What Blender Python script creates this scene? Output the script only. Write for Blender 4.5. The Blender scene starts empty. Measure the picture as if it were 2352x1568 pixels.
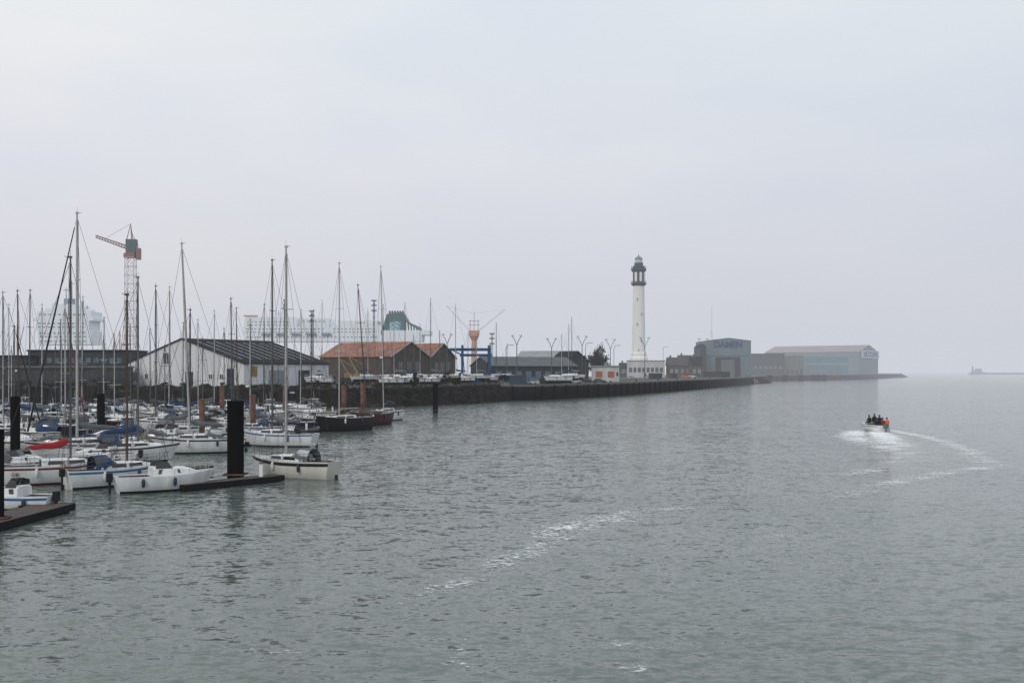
import bpy, math, random
from mathutils import Vector, noise
random.seed(7)
R=random.random
F=2287.0; H=8.0
def X(px,d): return (px-1176)/F*d
def Z(py,d): return H+(850-py)/F*d
def D(wy,z=0): return (H-z)*F/(wy-850)
sc=bpy.context.scene
COL=sc.collection
# ---------------------------------------------------------------- materials
MATS={}
def pm(name,col,rough=.6,var=.18,scale=1.5,metal=0,bump=0.0,streak=False,spec=.4,dirt=None):
    if name in MATS: return MATS[name]
    m=bpy.data.materials.new(name); m.use_nodes=True; nt=m.node_tree; N=nt.nodes; Lk=nt.links
    b=N['Principled BSDF']; b.inputs['Roughness'].default_value=rough; b.inputs['Metallic'].default_value=metal
    b.inputs['Specular IOR Level'].default_value=spec
    tc=N.new('ShaderNodeTexCoord'); mp=N.new('ShaderNodeMapping')
    mp.inputs['Scale'].default_value=(1,1,.12) if streak else (1,1,1)
    nz=N.new('ShaderNodeTexNoise'); nz.inputs['Scale'].default_value=scale; nz.inputs['Detail'].default_value=6
    nz.inputs['Roughness'].default_value=.65
    Lk.new(tc.outputs['Object'],mp.inputs['Vector']); Lk.new(mp.outputs[0],nz.inputs['Vector'])
    rp=N.new('ShaderNodeValToRGB'); rp.color_ramp.elements[0].position=.3; rp.color_ramp.elements[1].position=.7
    lo=dirt if dirt else tuple(x*(1-var) for x in col)
    rp.color_ramp.elements[0].color=(*lo,1); rp.color_ramp.elements[1].color=(*[min(1,x*(1+var*.5)) for x in col],1)
    if dirt:
        rp.color_ramp.elements[1].position=.58
    Lk.new(nz.outputs['Fac'],rp.inputs['Fac']); Lk.new(rp.outputs['Color'],b.inputs['Base Color'])
    if bump:
        bp=N.new('ShaderNodeBump'); bp.inputs['Strength'].default_value=.6; bp.inputs['Distance'].default_value=bump
        Lk.new(nz.outputs['Fac'],bp.inputs['Height']); Lk.new(bp.outputs[0],b.inputs['Normal'])
    MATS[name]=m; return m
white=pm('gelcoat_white',(.72,.73,.73),.3,.28,.8,streak=True)
cream=pm('gelcoat_cream',(.62,.60,.53),.3,.22,.8,streak=True)
deckm=pm('deck_grey_white',(.44,.45,.44),.6,.35,2)
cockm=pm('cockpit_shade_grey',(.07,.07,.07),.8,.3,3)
black=pm('black_paint',(.006,.006,.007),.5,.3,2)
redhull=pm('oxide_red_paint',(.06,.011,.010),.5,.3,1.5,streak=True)
navy=pm('navy_paint',(.010,.018,.05),.4,.2,2)
blue=pm('blue_canvas',(.006,.038,.12),.8,.3,3)
cyan=pm('blue_trim',(.03,.12,.28),.5,.2,3)
redc=pm('red_canvas',(.33,.018,.018),.8,.25,3)
dred=pm('dark_red_trim',(.14,.016,.02),.5,.2,3)
greyc=pm('grey_canvas',(.12,.13,.14),.85,.35,3)
alu=pm('mast_aluminium',(.42,.42,.41),.4,.15,2,metal=.3)
adark=pm('weathered_mast',(.09,.09,.09),.5,.2,2)
wood=pm('varnished_wood',(.08,.042,.025),.55,.35,2)
wirem=pm('rigging_wire',(.03,.03,.033),.5,.1,2)
glassd=pm('dark_glass',(.012,.016,.02),.12,.3,1,spec=.8)
antif=pm('antifouling',(.014,.016,.024),.7,.3,2)
rubber=pm('fender_rubber',(.03,.035,.07),.5,.2,2)
pilem=pm('black_steel_pile',(.005,.0048,.0048),.9,.5,1.2,bump=.02,streak=True,spec=.06)
rust=pm('rusty_steel_pile',(.13,.06,.04),.85,.5,.9,bump=.02,dirt=(.015,.013,.013))
plank=pm('pontoon_planks',(.075,.062,.053),.85,.45,3)
pontm=pm('pontoon_float',(.014,.013,.013),.85,.4,2,spec=.15)
conc=pm('concrete',(.15,.148,.138),.85,.3,.3)
concd=pm('dark_concrete',(.045,.05,.05),.85,.35,.3)
wallw=pm('white_render_wall',(.62,.63,.65),.8,.25,.15,streak=True)
wallg=pm('weathered_white_wall',(.48,.48,.47),.8,.25,.3,streak=True)
slate=pm('dark_slate_roof',(.015,.020,.024),.85,.35,.4,streak=False,spec=.08)
tile=pm('orange_tile_roof',(.24,.10,.065),.85,.4,.3,dirt=(.10,.052,.04))
brick=pm('brick_wall',(.08,.064,.055),.85,.35,.5)
brownr=pm('brown_roof',(.06,.052,.052),.85,.3,.4)
greym=pm('grey_cladding',(.11,.15,.17),.6,.15,.15)
hallm=pm('shipyard_blue_grey_cladding',(.125,.18,.20),.6,.12,.12,streak=True)
dgreym=pm('dark_cladding',(.024,.034,.040),.7,.3,.2)
lgrey=pm('light_grey_roof',(.24,.26,.27),.7,.2,.2)
pinkr=pm('pinkish_roof',(.25,.205,.21),.7,.2,.1)
tealm=pm('teal_cladding',(.07,.19,.24),.6,.15,.15)
stone=pm('lighthouse_white',(.80,.785,.755),.8,.16,.12,streak=True)
lgreen=pm('lighthouse_dark_green',(.018,.048,.05),.6,.3,.5)
shipw=pm('ship_white',(.78,.82,.85),.6,.06,.06)
shipwin=pm('ship_window_haze_grey',(.26,.32,.37),.4,.15,.5)  # ship tones kept pale, distance haze put into the colour
fgreen=pm('funnel_green',(.022,.095,.095),.5,.1,.2)
fblue=pm('emblem_teal',(.09,.28,.34),.5,.1,.2)
emw=pm('emblem_pale',(.50,.60,.62),.6,.1,.3)
cranered=pm('crane_red',(.25,.12,.12),.6,.2,1)
cranewh=pm('crane_pale',(.62,.57,.60),.6,.15,1)
craneor=pm('crane_orange',(.52,.28,.16),.6,.2,.5)  # orange paled so the paint itself carries distance haze
craneye=pm('machine_yellow',(.30,.21,.06),.6,.3,.5)
lift=pm('travel_lift_blue',(.005,.07,.16),.5,.2,.5)
lampm=pm('lamp_grey_steel',(.07,.09,.10),.5,.2,1)
orange=pm('life_jacket_orange',(.9,.09,.012),.7,.15,6)
dark=pm('dark_clothing',(.010,.011,.014),.9,.3,8)
skin=pm('skin',(.40,.22,.16),.6,.1,8)
tyre=pm('tyre_rubber',(.02,.02,.02),.8,.2,3)
paintb=pm('sign_blue',(.010,.055,.16),.5,.1,2)
paintt=pm('sign_teal',(.01,.12,.24),.5,.1,2)
bark=pm('bark',(.08,.065,.05),.9,.3,3)
leafa=pm('leaf_dark',(.013,.020,.010),.8,.3,3,spec=.15)
leafb=pm('leaf_light',(.045,.058,.026),.8,.3,3,spec=.15)
leafc=pm('leaf_dry',(.055,.047,.03),.8,.3,3,spec=.15)
redp=pm('red_paint',(.50,.03,.02),.5,.2,3)
# ---------------------------------------------------------------- mesh helper
class MB:
    def __init__(s): s.v=[]; s.f=[]; s.m=[]
    def quad(s,pts,m=0):
        i=len(s.v); s.v+= [tuple(p) for p in pts]; s.f.append(tuple(range(i,i+len(pts)))); s.m.append(m)
    def box(s,x0,x1,y0,y1,z0,z1,m=0):
        i=len(s.v)
        s.v+=[(x0,y0,z0),(x1,y0,z0),(x1,y1,z0),(x0,y1,z0),(x0,y0,z1),(x1,y0,z1),(x1,y1,z1),(x0,y1,z1)]
        for q in ((0,3,2,1),(4,5,6,7),(0,1,5,4),(1,2,6,5),(2,3,7,6),(3,0,4,7)):
            s.f.append(tuple(i+k for k in q)); s.m.append(m)
    def tube(s,p0,p1,r0,r1=None,n=6,m=0):
        if r1 is None: r1=r0
        p0=Vector(p0);p1=Vector(p1);d=(p1-p0)
        if d.length<1e-6: return
        d.normalize(); a=Vector((0,0,1)) if abs(d.z)<.9 else Vector((1,0,0))
        u=d.cross(a).normalized(); w=d.cross(u)
        i=len(s.v)
        for p,r in ((p0,r0),(p1,r1)):
            for k in range(n):
                t=2*math.pi*k/n; s.v.append(tuple(p+u*(r*math.cos(t))+w*(r*math.sin(t))))
        for k in range(n):
            k2=(k+1)%n; s.f.append((i+k,i+k2,i+n+k2,i+n+k)); s.m.append(m)
        s.f.append(tuple(i+k for k in reversed(range(n)))); s.m.append(m)
        s.f.append(tuple(i+n+k for k in range(n))); s.m.append(m)
    def path(s,pts,r,n=5,m=0):
        for a,b in zip(pts[:-1],pts[1:]): s.tube(a,b,r,r,n,m)
    def loft(s,rings,m=0,closed=True,cap=True,lm=None):
        i=len(s.v); n=len(rings[0])
        for r in rings: s.v+=[tuple(p) for p in r]
        for a in range(len(rings)-1):
            for k in range(n if closed else n-1):
                k2=(k+1)%n
                s.f.append((i+a*n+k,i+a*n+k2,i+(a+1)*n+k2,i+(a+1)*n+k)); s.m.append(lm[k] if lm else m)
        if cap:
            s.f.append(tuple(i+k for k in reversed(range(n)))); s.m.append(m)
            s.f.append(tuple(i+(len(rings)-1)*n+k for k in range(n))); s.m.append(m)
    def lathe(s,prof,n=24,m=0,cx=0,cy=0):
        s.loft([[(cx+r*math.cos(2*math.pi*k/n),cy+r*math.sin(2*math.pi*k/n),z) for k in range(n)] for r,z in prof],m)
    def build(s,name,mats,parent=None,smooth=False,loc=None,label=None):
        me=bpy.data.meshes.new(name); me.from_pydata(s.v,[],s.f)
        if not isinstance(mats,(list,tuple)): mats=[mats]
        for mm in mats: me.materials.append(mm)
        me.polygons.foreach_set('material_index',s.m)
        me.update()
        if smooth:
            me.polygons.foreach_set('use_smooth',[True]*len(me.polygons)); me.set_sharp_from_angle(angle=math.radians(38))
        o=bpy.data.objects.new(name,me); COL.objects.link(o)
        if parent: o.parent=parent
        if loc: o.location=loc
        if label: o['label']=label
        return o
def thing(name,label,cat,loc=(0,0,0),rot=0,group=None,obj=None):
    o=obj
    if o is None:
        o=bpy.data.objects.new(name,None); o.empty_display_size=.5; COL.objects.link(o)
    o.location=loc; o.rotation_euler=(0,0,rot)
    o['label']=label; o['category']=cat
    if group: o['group']=group
    return o
def struct(o,kind='structure',label=None,cat=None):
    o['kind']=kind
    if label: o['label']=label
    if cat: o['category']=cat
    return o
def text_mesh(txt,name,size,mat,parent,loc,rot,ext=.05,bold=0.0,sx=1):
    cu=bpy.data.curves.new(name,'FONT'); cu.body=txt; cu.size=size; cu.extrude=ext; cu.align_x='CENTER'; cu.align_y='CENTER'; cu.offset=bold
    t=bpy.data.objects.new('tmp',cu); COL.objects.link(t)
    dg=bpy.context.evaluated_depsgraph_get(); dg.update()
    me=bpy.data.meshes.new_from_object(t.evaluated_get(dg)); bpy.data.objects.remove(t)
    me.materials.clear(); me.materials.append(mat)
    o=bpy.data.objects.new(name,me); COL.objects.link(o); o.parent=parent; o.location=loc; o.rotation_euler=rot; o.scale=(sx,1,1)
    return o
def copy_tree(src,loc,rot,label=None):
    o=src.copy(); COL.objects.link(o); o.location=loc; o.rotation_euler=(0,0,rot)
    if label: o['label']=label
    def rec(a,b):
        for c in a.children:
            k=c.copy(); COL.objects.link(k); k.parent=b; rec(c,k)
    rec(src,o); return o
# ---------------------------------------------------------------- world
w=bpy.data.worlds.new('World'); sc.world=w; w.use_nodes=True; nt=w.node_tree; N=nt.nodes; Lk=nt.links
N.clear()
out=N.new('ShaderNodeOutputWorld')
sky=N.new('ShaderNodeTexSky'); sky.sky_type='NISHITA'; sky.sun_disc=False
SE,SR=math.radians(42),math.radians(215)
sky.sun_elevation=SE; sky.sun_rotation=SR; sky.dust_density=4; sky.air_density=1.5
bg1=N.new('ShaderNodeBackground'); bg1.inputs[1].default_value=.08; Lk.new(sky.outputs[0],bg1.inputs[0])
tc=N.new('ShaderNodeTexCoord'); sep=N.new('ShaderNodeSeparateXYZ'); Lk.new(tc.outputs['Generated'],sep.inputs[0])
rp=N.new('ShaderNodeValToRGB'); cr=rp.color_ramp
mr=N.new('ShaderNodeMapRange'); mr.inputs['From Max'].default_value=.5; Lk.new(sep.outputs['Z'],mr.inputs[0]); Lk.new(mr.outputs[0],rp.inputs[0])
cr.elements[0].position=0; cr.elements[0].color=(.645,.65,.70,1)
cr.elements[1].position=1; cr.elements[1].color=(.82,.86,.90,1)
for p,c in ((.10,(.725,.715,.765)),(.22,(.755,.75,.80)),(.40,(.77,.785,.84)),(.66,(.80,.835,.87))):
    e=cr.elements.new(p); e.color=(*c,1)
mp=N.new('ShaderNodeMapping'); mp.inputs['Scale'].default_value=(1,1,3.2); Lk.new(tc.outputs['Generated'],mp.inputs[0])
nz=N.new('ShaderNodeTexNoise'); nz.inputs['Scale'].default_value=2.6; nz.inputs['Detail'].default_value=4; nz.inputs['Roughness'].default_value=.5
Lk.new(mp.outputs[0],nz.inputs['Vector'])
r2=N.new('ShaderNodeValToRGB'); r2.color_ramp.elements[0].position=.35; r2.color_ramp.elements[0].color=(.94,.957,.995,1)
r2.color_ramp.elements[1].position=.66; r2.color_ramp.elements[1].color=(1.045,1.03,1.01,1)
Lk.new(nz.outputs['Fac'],r2.inputs[0])
mx=N.new('ShaderNodeMix'); mx.data_type='RGBA'; mx.blend_type='MULTIPLY'; mx.inputs['Factor'].default_value=1
Lk.new(rp.outputs[0],mx.inputs['A']); Lk.new(r2.outputs[0],mx.inputs['B'])
m2=N.new('ShaderNodeMapRange'); m2.inputs['From Min'].default_value=-.5; m2.inputs['From Max'].default_value=.5; Lk.new(sep.outputs['X'],m2.inputs[0])
r3=N.new('ShaderNodeValToRGB'); r3.color_ramp.elements[0].color=(1.06,1.04,1.02,1); r3.color_ramp.elements[1].color=(.885,.92,.95,1)
Lk.new(m2.outputs[0],r3.inputs[0])
mx2=N.new('ShaderNodeMix'); mx2.data_type='RGBA'; mx2.blend_type='MULTIPLY'; mx2.inputs['Factor'].default_value=1
Lk.new(mx.outputs['Result'],mx2.inputs['A']); Lk.new(r3.outputs[0],mx2.inputs['B'])
bg2=N.new('ShaderNodeBackground'); Lk.new(mx2.outputs['Result'],bg2.inputs[0]); bg2.inputs[1].default_value=1.04
ms=N.new('ShaderNodeMixShader'); ms.inputs[0].default_value=.93; Lk.new(bg1.outputs[0],ms.inputs[1]); Lk.new(bg2.outputs[0],ms.inputs[2]); Lk.new(ms.outputs[0],out.inputs[0])
sl=bpy.data.lights.new('sun','SUN'); sl.energy=1.1; sl.angle=math.radians(14); sl.color=(1,.96,.9)
so=bpy.data.objects.new('sun',sl); COL.objects.link(so)
az=math.radians(215)
sd=Vector((math.sin(az)*math.cos(SE),math.cos(az)*math.cos(SE),math.sin(SE)))
so.rotation_euler=sd.to_track_quat('Z','Y').to_euler()
# camera
cd=bpy.data.cameras.new('camera'); cam=bpy.data.objects.new('camera',cd); COL.objects.link(cam); sc.camera=cam
cd.lens=36*F/2352; cd.sensor_width=36; cd.clip_end=40000; cd.shift_y=66/2352
cam.location=(0,0,H); cam.rotation_euler=(math.pi/2,0,0)
sc.view_settings.view_transform='Standard'; sc.view_settings.look='None'
# haze: thin mist over the harbour, thicker out towards the sea
def hazebox(name,den,b,label):
    hm=bpy.data.materials.new(name); hm.use_nodes=True; nt=hm.node_tree; nt.nodes.clear()
    o_=nt.nodes.new('ShaderNodeOutputMaterial'); ab=nt.nodes.new('ShaderNodeVolumeAbsorption'); em=nt.nodes.new('ShaderNodeEmission'); ad=nt.nodes.new('ShaderNodeAddShader')
    ab.inputs[0].default_value=(0,0,0,1); ab.inputs[1].default_value=den
    em.inputs[0].default_value=(.615,.64,.70,1); em.inputs[1].default_value=den
    nt.links.new(ab.outputs[0],ad.inputs[0]); nt.links.new(em.outputs[0],ad.inputs[1]); nt.links.new(ad.outputs[0],o_.inputs['Volume'])
    mb=MB(); mb.box(*b); struct(mb.build(name,hm),'structure',label,'haze')
hazebox('haze',.00013,(-6000,6000,-500,9000,-3,170),'thin grey sea haze hanging over the harbour')
hazebox('sea_mist',.00050,(-5900,5900,400,8900,-2.5,160),'thicker grey mist out towards the sea')
# water
wm=bpy.data.materials.new('harbour_water'); wm.use_nodes=True; nt=wm.node_tree; N=nt.nodes; Lk=nt.links; b=N['Principled BSDF']
b.inputs['Roughness'].default_value=.11; b.inputs['IOR'].default_value=1.33
tc=N.new('ShaderNodeTexCoord')
def nzn(scale,detail,vec,rot=0,rough=.6,dist=0):
    m=N.new('ShaderNodeMapping'); m.inputs['Scale'].default_value=vec; m.inputs['Rotation'].default_value=(0,0,rot)
    n=N.new('ShaderNodeTexNoise'); n.inputs['Scale'].default_value=scale; n.inputs['Detail'].default_value=detail; n.inputs['Roughness'].default_value=rough
    n.inputs['Distortion'].default_value=dist
    Lk.new(tc.outputs['Object'],m.inputs[0]); Lk.new(m.outputs[0],n.inputs['Vector']); return n
def vm(op,a,bv,sc_=None):
    m=N.new('ShaderNodeVectorMath'); m.operation=op
    for i,v in enumerate((a,bv)):
        if v is None: continue
        if isinstance(v,tuple): m.inputs[i].default_value=v
        else: Lk.new(v,m.inputs[i])
    if sc_ is not None:
        if isinstance(sc_,(int,float)): m.inputs['Scale'].default_value=sc_
        else: Lk.new(sc_,m.inputs['Scale'])
    return m.outputs[0]
tot=None
for scl,det,vec,rt,amp in ((.4,2,(.6,1.25,1),.25,.12),(1.5,3,(.62,1.3,1),-.15,.46),(4.4,3,(.7,1.25,1),.1,.62)):
    n=nzn(scl,det,vec,rt,.6,.3); v=vm('SCALE',vm('SUBTRACT',n.outputs['Color'],(.5,.5,.5)),None,amp)
    tot=v if tot is None else vm('ADD',tot,v)
gust=nzn(.03,4,(.7,1.6,1),.3); gr=N.new('ShaderNodeMapRange'); gr.inputs['From Min'].default_value=.35; gr.inputs['From Max'].default_value=.65; gr.inputs['To Min'].default_value=.8; gr.inputs['To Max'].default_value=1.2
Lk.new(gust.outputs['Fac'],gr.inputs[0]); tot=vm('SCALE',tot,None,gr.outputs[0])
nrm=vm('NORMALIZE',vm('ADD',vm('MULTIPLY',tot,(.8,1.15,0)),(0,0,1)),None); Lk.new(nrm,b.inputs['Normal'])
n4=nzn(.018,4,(1,1.8,1)); cr=N.new('ShaderNodeValToRGB'); cr.color_ramp.elements[0].position=.35; cr.color_ramp.elements[1].position=.65
cr.color_ramp.elements[0].color=(.092,.116,.103,1); cr.color_ramp.elements[1].color=(.108,.130,.120,1)
Lk.new(n4.outputs['Fac'],cr.inputs[0]); Lk.new(cr.outputs[0],b.inputs['Base Color'])
mb=MB(); mb.quad([(-16000,-400,0),(16000,-400,0),(16000,24000,0),(-16000,24000,0)])
struct(mb.build('water',wm),'structure','rippled grey-green harbour water','water')
# ---------------------------------------------------------------- land
bank=[(-420,190),(-160,200),(-104,204),(-62,210),(-45,213),(-27,220),(-14,238),(-3,262)]
quay=[(-3,262),(6,264),(30,305),(62,381),(98,470),(138,572),(142,588)]
shore=[(142,588),(152,604),(172,706),(232,775),(292,848),(362,980),(448,1143)]
back=[(462,1190),(440,1290),(300,1290),(180,960),(110,800),(60,640),(-20,560),(-700,560),(-700,190)]
gm=pm('ground_asphalt',(.06,.06,.057),.9,.35,.05,dirt=(.028,.032,.021))
pts=bank+quay[1:]+shore[1:]+back
mb=MB(); mb.quad([(x,y,4) for x,y in pts]); g=mb.build('ground',gm); struct(g,'structure','flat quayside ground of asphalt and worn grass','ground')
rockm=pm('rock_bank',(.016,.014,.0125),.95,.5,.9,bump=.3,dirt=(.0035,.0035,.0035),spec=.05)
def slope(line,name,out_w,label,step=1.2):
    P=[]
    for (x0,y0),(x1,y1) in zip(line[:-1],line[1:]):
        n=max(1,int(math.hypot(x1-x0,y1-y0)/step)); P+=[(x0+(x1-x0)*k/n,y0+(y1-y0)*k/n) for k in range(n)]
    P.append(line[-1]); rows=8; vs=[]
    for i,(x,y) in enumerate(P):
        a=P[max(0,i-3)]; c=P[min(len(P)-1,i+3)]; tx,ty=c[0]-a[0],c[1]-a[1]; l=math.hypot(tx,ty) or 1; nx,ny=ty/l,-tx/l
        for r in range(rows):
            o=r/(rows-1); j=(R()-.5)*1.2 if 0<r<rows-1 else 0
            vs.append((x+nx*(o*out_w+j*.7),y+ny*(o*out_w+j*.7),4-o*4.9+j if r else 4.0))
    mb=MB(); mb.v=vs
    for i in range(len(P)-1):
        for r in range(rows-1):
            a=i*rows+r; mb.f.append((a,a+1,a+rows+1,a+rows)); mb.m.append(0)
    return struct(mb.build(name,rockm),'structure',label,name)
slope(bank,'rocky_bank',5.0,'dark rocky bank sloping into the water')
slope(shore,'rocky_shore',7,'low stone shore at the end of the harbour',3)
qm=bpy.data.materials.new('quay_wall_stained'); qm.use_nodes=True; nt=qm.node_tree; N=nt.nodes; Lk=nt.links; b=N['Principled BSDF']; b.inputs['Roughness'].default_value=.9; b.inputs['Specular IOR Level'].default_value=.1
tc=N.new('ShaderNodeTexCoord'); n=N.new('ShaderNodeTexNoise'); n.inputs['Scale'].default_value=.8; n.inputs['Detail'].default_value=6
mp=N.new('ShaderNodeMapping'); mp.inputs['Scale'].default_value=(1,1,.3); Lk.new(tc.outputs['Object'],mp.inputs[0]); Lk.new(mp.outputs[0],n.inputs['Vector'])
sp=N.new('ShaderNodeSeparateXYZ'); Lk.new(tc.outputs['Object'],sp.inputs[0])
m_=N.new('ShaderNodeMath'); m_.operation='MULTIPLY_ADD'; m_.inputs[1].default_value=2.2; Lk.new(n.outputs['Fac'],m_.inputs[0]); Lk.new(sp.outputs['Z'],m_.inputs[2])
r=N.new('ShaderNodeValToRGB'); mr=N.new('ShaderNodeMapRange'); mr.inputs['From Max'].default_value=6; Lk.new(m_.outputs[0],mr.inputs[0]); Lk.new(mr.outputs[0],r.inputs[0])
r.color_ramp.elements[0].position=.45; r.color_ramp.elements[0].color=(.004,.0045,.004,1); r.color_ramp.elements[1].position=.94; r.color_ramp.elements[1].color=(.08,.08,.074,1)
e=r.color_ramp.elements.new(.72); e.color=(.015,.015,.014,1); Lk.new(r.outputs[0],b.inputs['Base Color'])
q=thing('quay_wall','long stained concrete quay wall with timber fenders','quay wall',(0,0,0))
mb=MB(); cp=MB(); fi=0
for (x0,y0),(x1,y1) in zip(quay[:-1],quay[1:]):
    l=math.hypot(x1-x0,y1-y0); tx,ty=(x1-x0)/l,(y1-y0)/l; nx,ny=ty,-tx
    n=max(1,int(l/8))
    for k in range(n):
        a=(x0+tx*l*k/n,y0+ty*l*k/n); c=(x0+tx*l*(k+1)/n-tx*.12,y0+ty*l*(k+1)/n-ty*.12)
        mb.loft([[(a[0]+nx*.5,a[1]+ny*.5,-1),(a[0]+nx*.5,a[1]+ny*.5,3.7),(a[0]-nx*.5,a[1]-ny*.5,3.7),(a[0]-nx*.5,a[1]-ny*.5,-1)],
                 [(c[0]+nx*.5,c[1]+ny*.5,-1),(c[0]+nx*.5,c[1]+ny*.5,3.7),(c[0]-nx*.5,c[1]-ny*.5,3.7),(c[0]-nx*.5,c[1]-ny*.5,-1)]])
    cp.loft([[(x+nx*.65,y+ny*.65,3.7),(x+nx*.65,y+ny*.65,4.2),(x-nx*.7,y-ny*.7,4.2),(x-nx*.7,y-ny*.7,3.7)] for x,y in ((x0,y0),(x1,y1))])
    k=3
    while k<l-2 and fi<70:
        fm=MB(); x,y=x0+tx*k+nx*.72,y0+ty*k+ny*.72; fm.tube((x,y,-1),(x,y,3.9),.2,.2,6); fm.build('timber_fender',pilem,q); k+=7; fi+=1
mb.build('wall',qm,q); cp.build('coping',conc,q)
# ---------------------------------------------------------------- boats
def interp(t,T,V):
    for i in range(len(T)-1):
        if t<=T[i+1]: 
            k=(t-T[i])/(T[i+1]-T[i]); k=k*k*(3-2*k)*.4+k*.6; return V[i]+(V[i+1]-V[i])*k
    return V[-1]
class Hull:
    def __init__(s,L,B,fb,t0=.58): s.L,s.B,s.fb,s.t0=L,B,fb,t0
    def x(s,t): return (t-s.t0)*s.L
    def b(s,t): return s.B/2*interp(t,[0,.15,.35,.55,.75,.9,1],[.64,.82,.97,1,.76,.36,.015])
    def sh(s,t): return s.fb*(1+.40*(t-.4)**2*(1.7 if t>.4 else .5))
def hull_mesh(h,keel=-.4,sw=.15):
    mb=MB(); rings=[]
    ts=[0,.04,.1,.2,.3,.4,.5,.6,.7,.78,.85,.9,.94,.97,.99,1]
    for t in ts:
        b=h.b(t); sh=h.sh(t)
        zs=[sh,sh-.09,sh-.09-sw,.5*sh,.16,-.03,keel]; v=max(0,(t-.6)/.4)
        ws=[1,.995,.985-.05*v,.95-.25*v,.84-.42*v,.7-.42*v,.1]
        port=[]
        for z,wf in zip(zs,ws):
            u=1-max(0,z)/sh
            xx=h.x(t)-u*.11*h.L*t**7+u*.05*h.L*(1-t)**6
            port.append((xx,b*wf,z))
        rings.append(port+[(x,-y,z) for x,y,z in reversed(port)])
    lm=[0,1,0,0,2,2, 2, 2,2,0,0,1,0, 0]
    mb.loft(rings,0,closed=False,cap=False,lm=lm)
    n=len(rings[0]); i=len(mb.v); mb.v+=rings[0]; mb.f.append(tuple(range(i,i+n))); mb.m.append(0)
    return mb
def deck_mesh(h,cock=(.06,.34)):
    mb=MB(); rings=[]
    ts=[0.004,.05,.055,.1,.2,.3,.34,.345,.4,.5,.6,.7,.8,.88,.94,.98,.995]
    for t in ts:
        b=h.b(t)-.03; z=h.sh(t)-.04; w=b*.55; fl=z-.55 if cock[0]<t<cock[1]+.003 else z+.0
        x=h.x(t); b=max(b,.005)
        rings.append([(x,b,z),(x,w,z+.02),(x,w*.98,fl),(x,-w*.98,fl),(x,-w,z+.02),(x,-b,z)])
    mb.loft(rings,0,closed=False,cap=False)
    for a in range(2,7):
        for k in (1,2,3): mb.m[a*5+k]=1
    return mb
def cabin(h,t0,t1,ht,wf,fr=.28):
    mb=MB(); T=[t0,t0+.01,t0+(t1-t0)*.4,t1-(t1-t0)*fr,t1]; Hh=[ht*.96,ht,ht*.9,ht*.72,.03]; rings=[]
    def prof(t):
        z=h.sh(t)-.05; w=h.b(t)*wf
        k=interp(t,T,Hh); return z,w,k
    for t in T:
        z,w,k=prof(t); x=h.x(t)
        rings.append([(x,w,z),(x,w*.9,z+k*.85),(x,w*.72,z+k),(x,-w*.72,z+k),(x,-w*.9,z+k*.85),(x,-w,z)])
    mb.loft(rings,0)
    return mb,prof
def side_window(h,prof,ta,tb,sg,fa=.3,fbb=.72):
    mb=MB(); P=[]
    for t,fz in ((ta,fa),(tb,fa),(tb-.01,fbb),(ta+.01,fbb)):
        z,w,k=prof(t); ww=w*(1-.1*fz/.85)+.014; P.append((h.x(t),sg*ww,z+k*fz))
    if sg>0: P.reverse()
    mb.quad(P); mb.quad([(p[0],p[1]-sg*.01,p[2]) for p in reversed(P)]); return mb
GB='boats moored in the marina'
PL=[]
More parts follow.
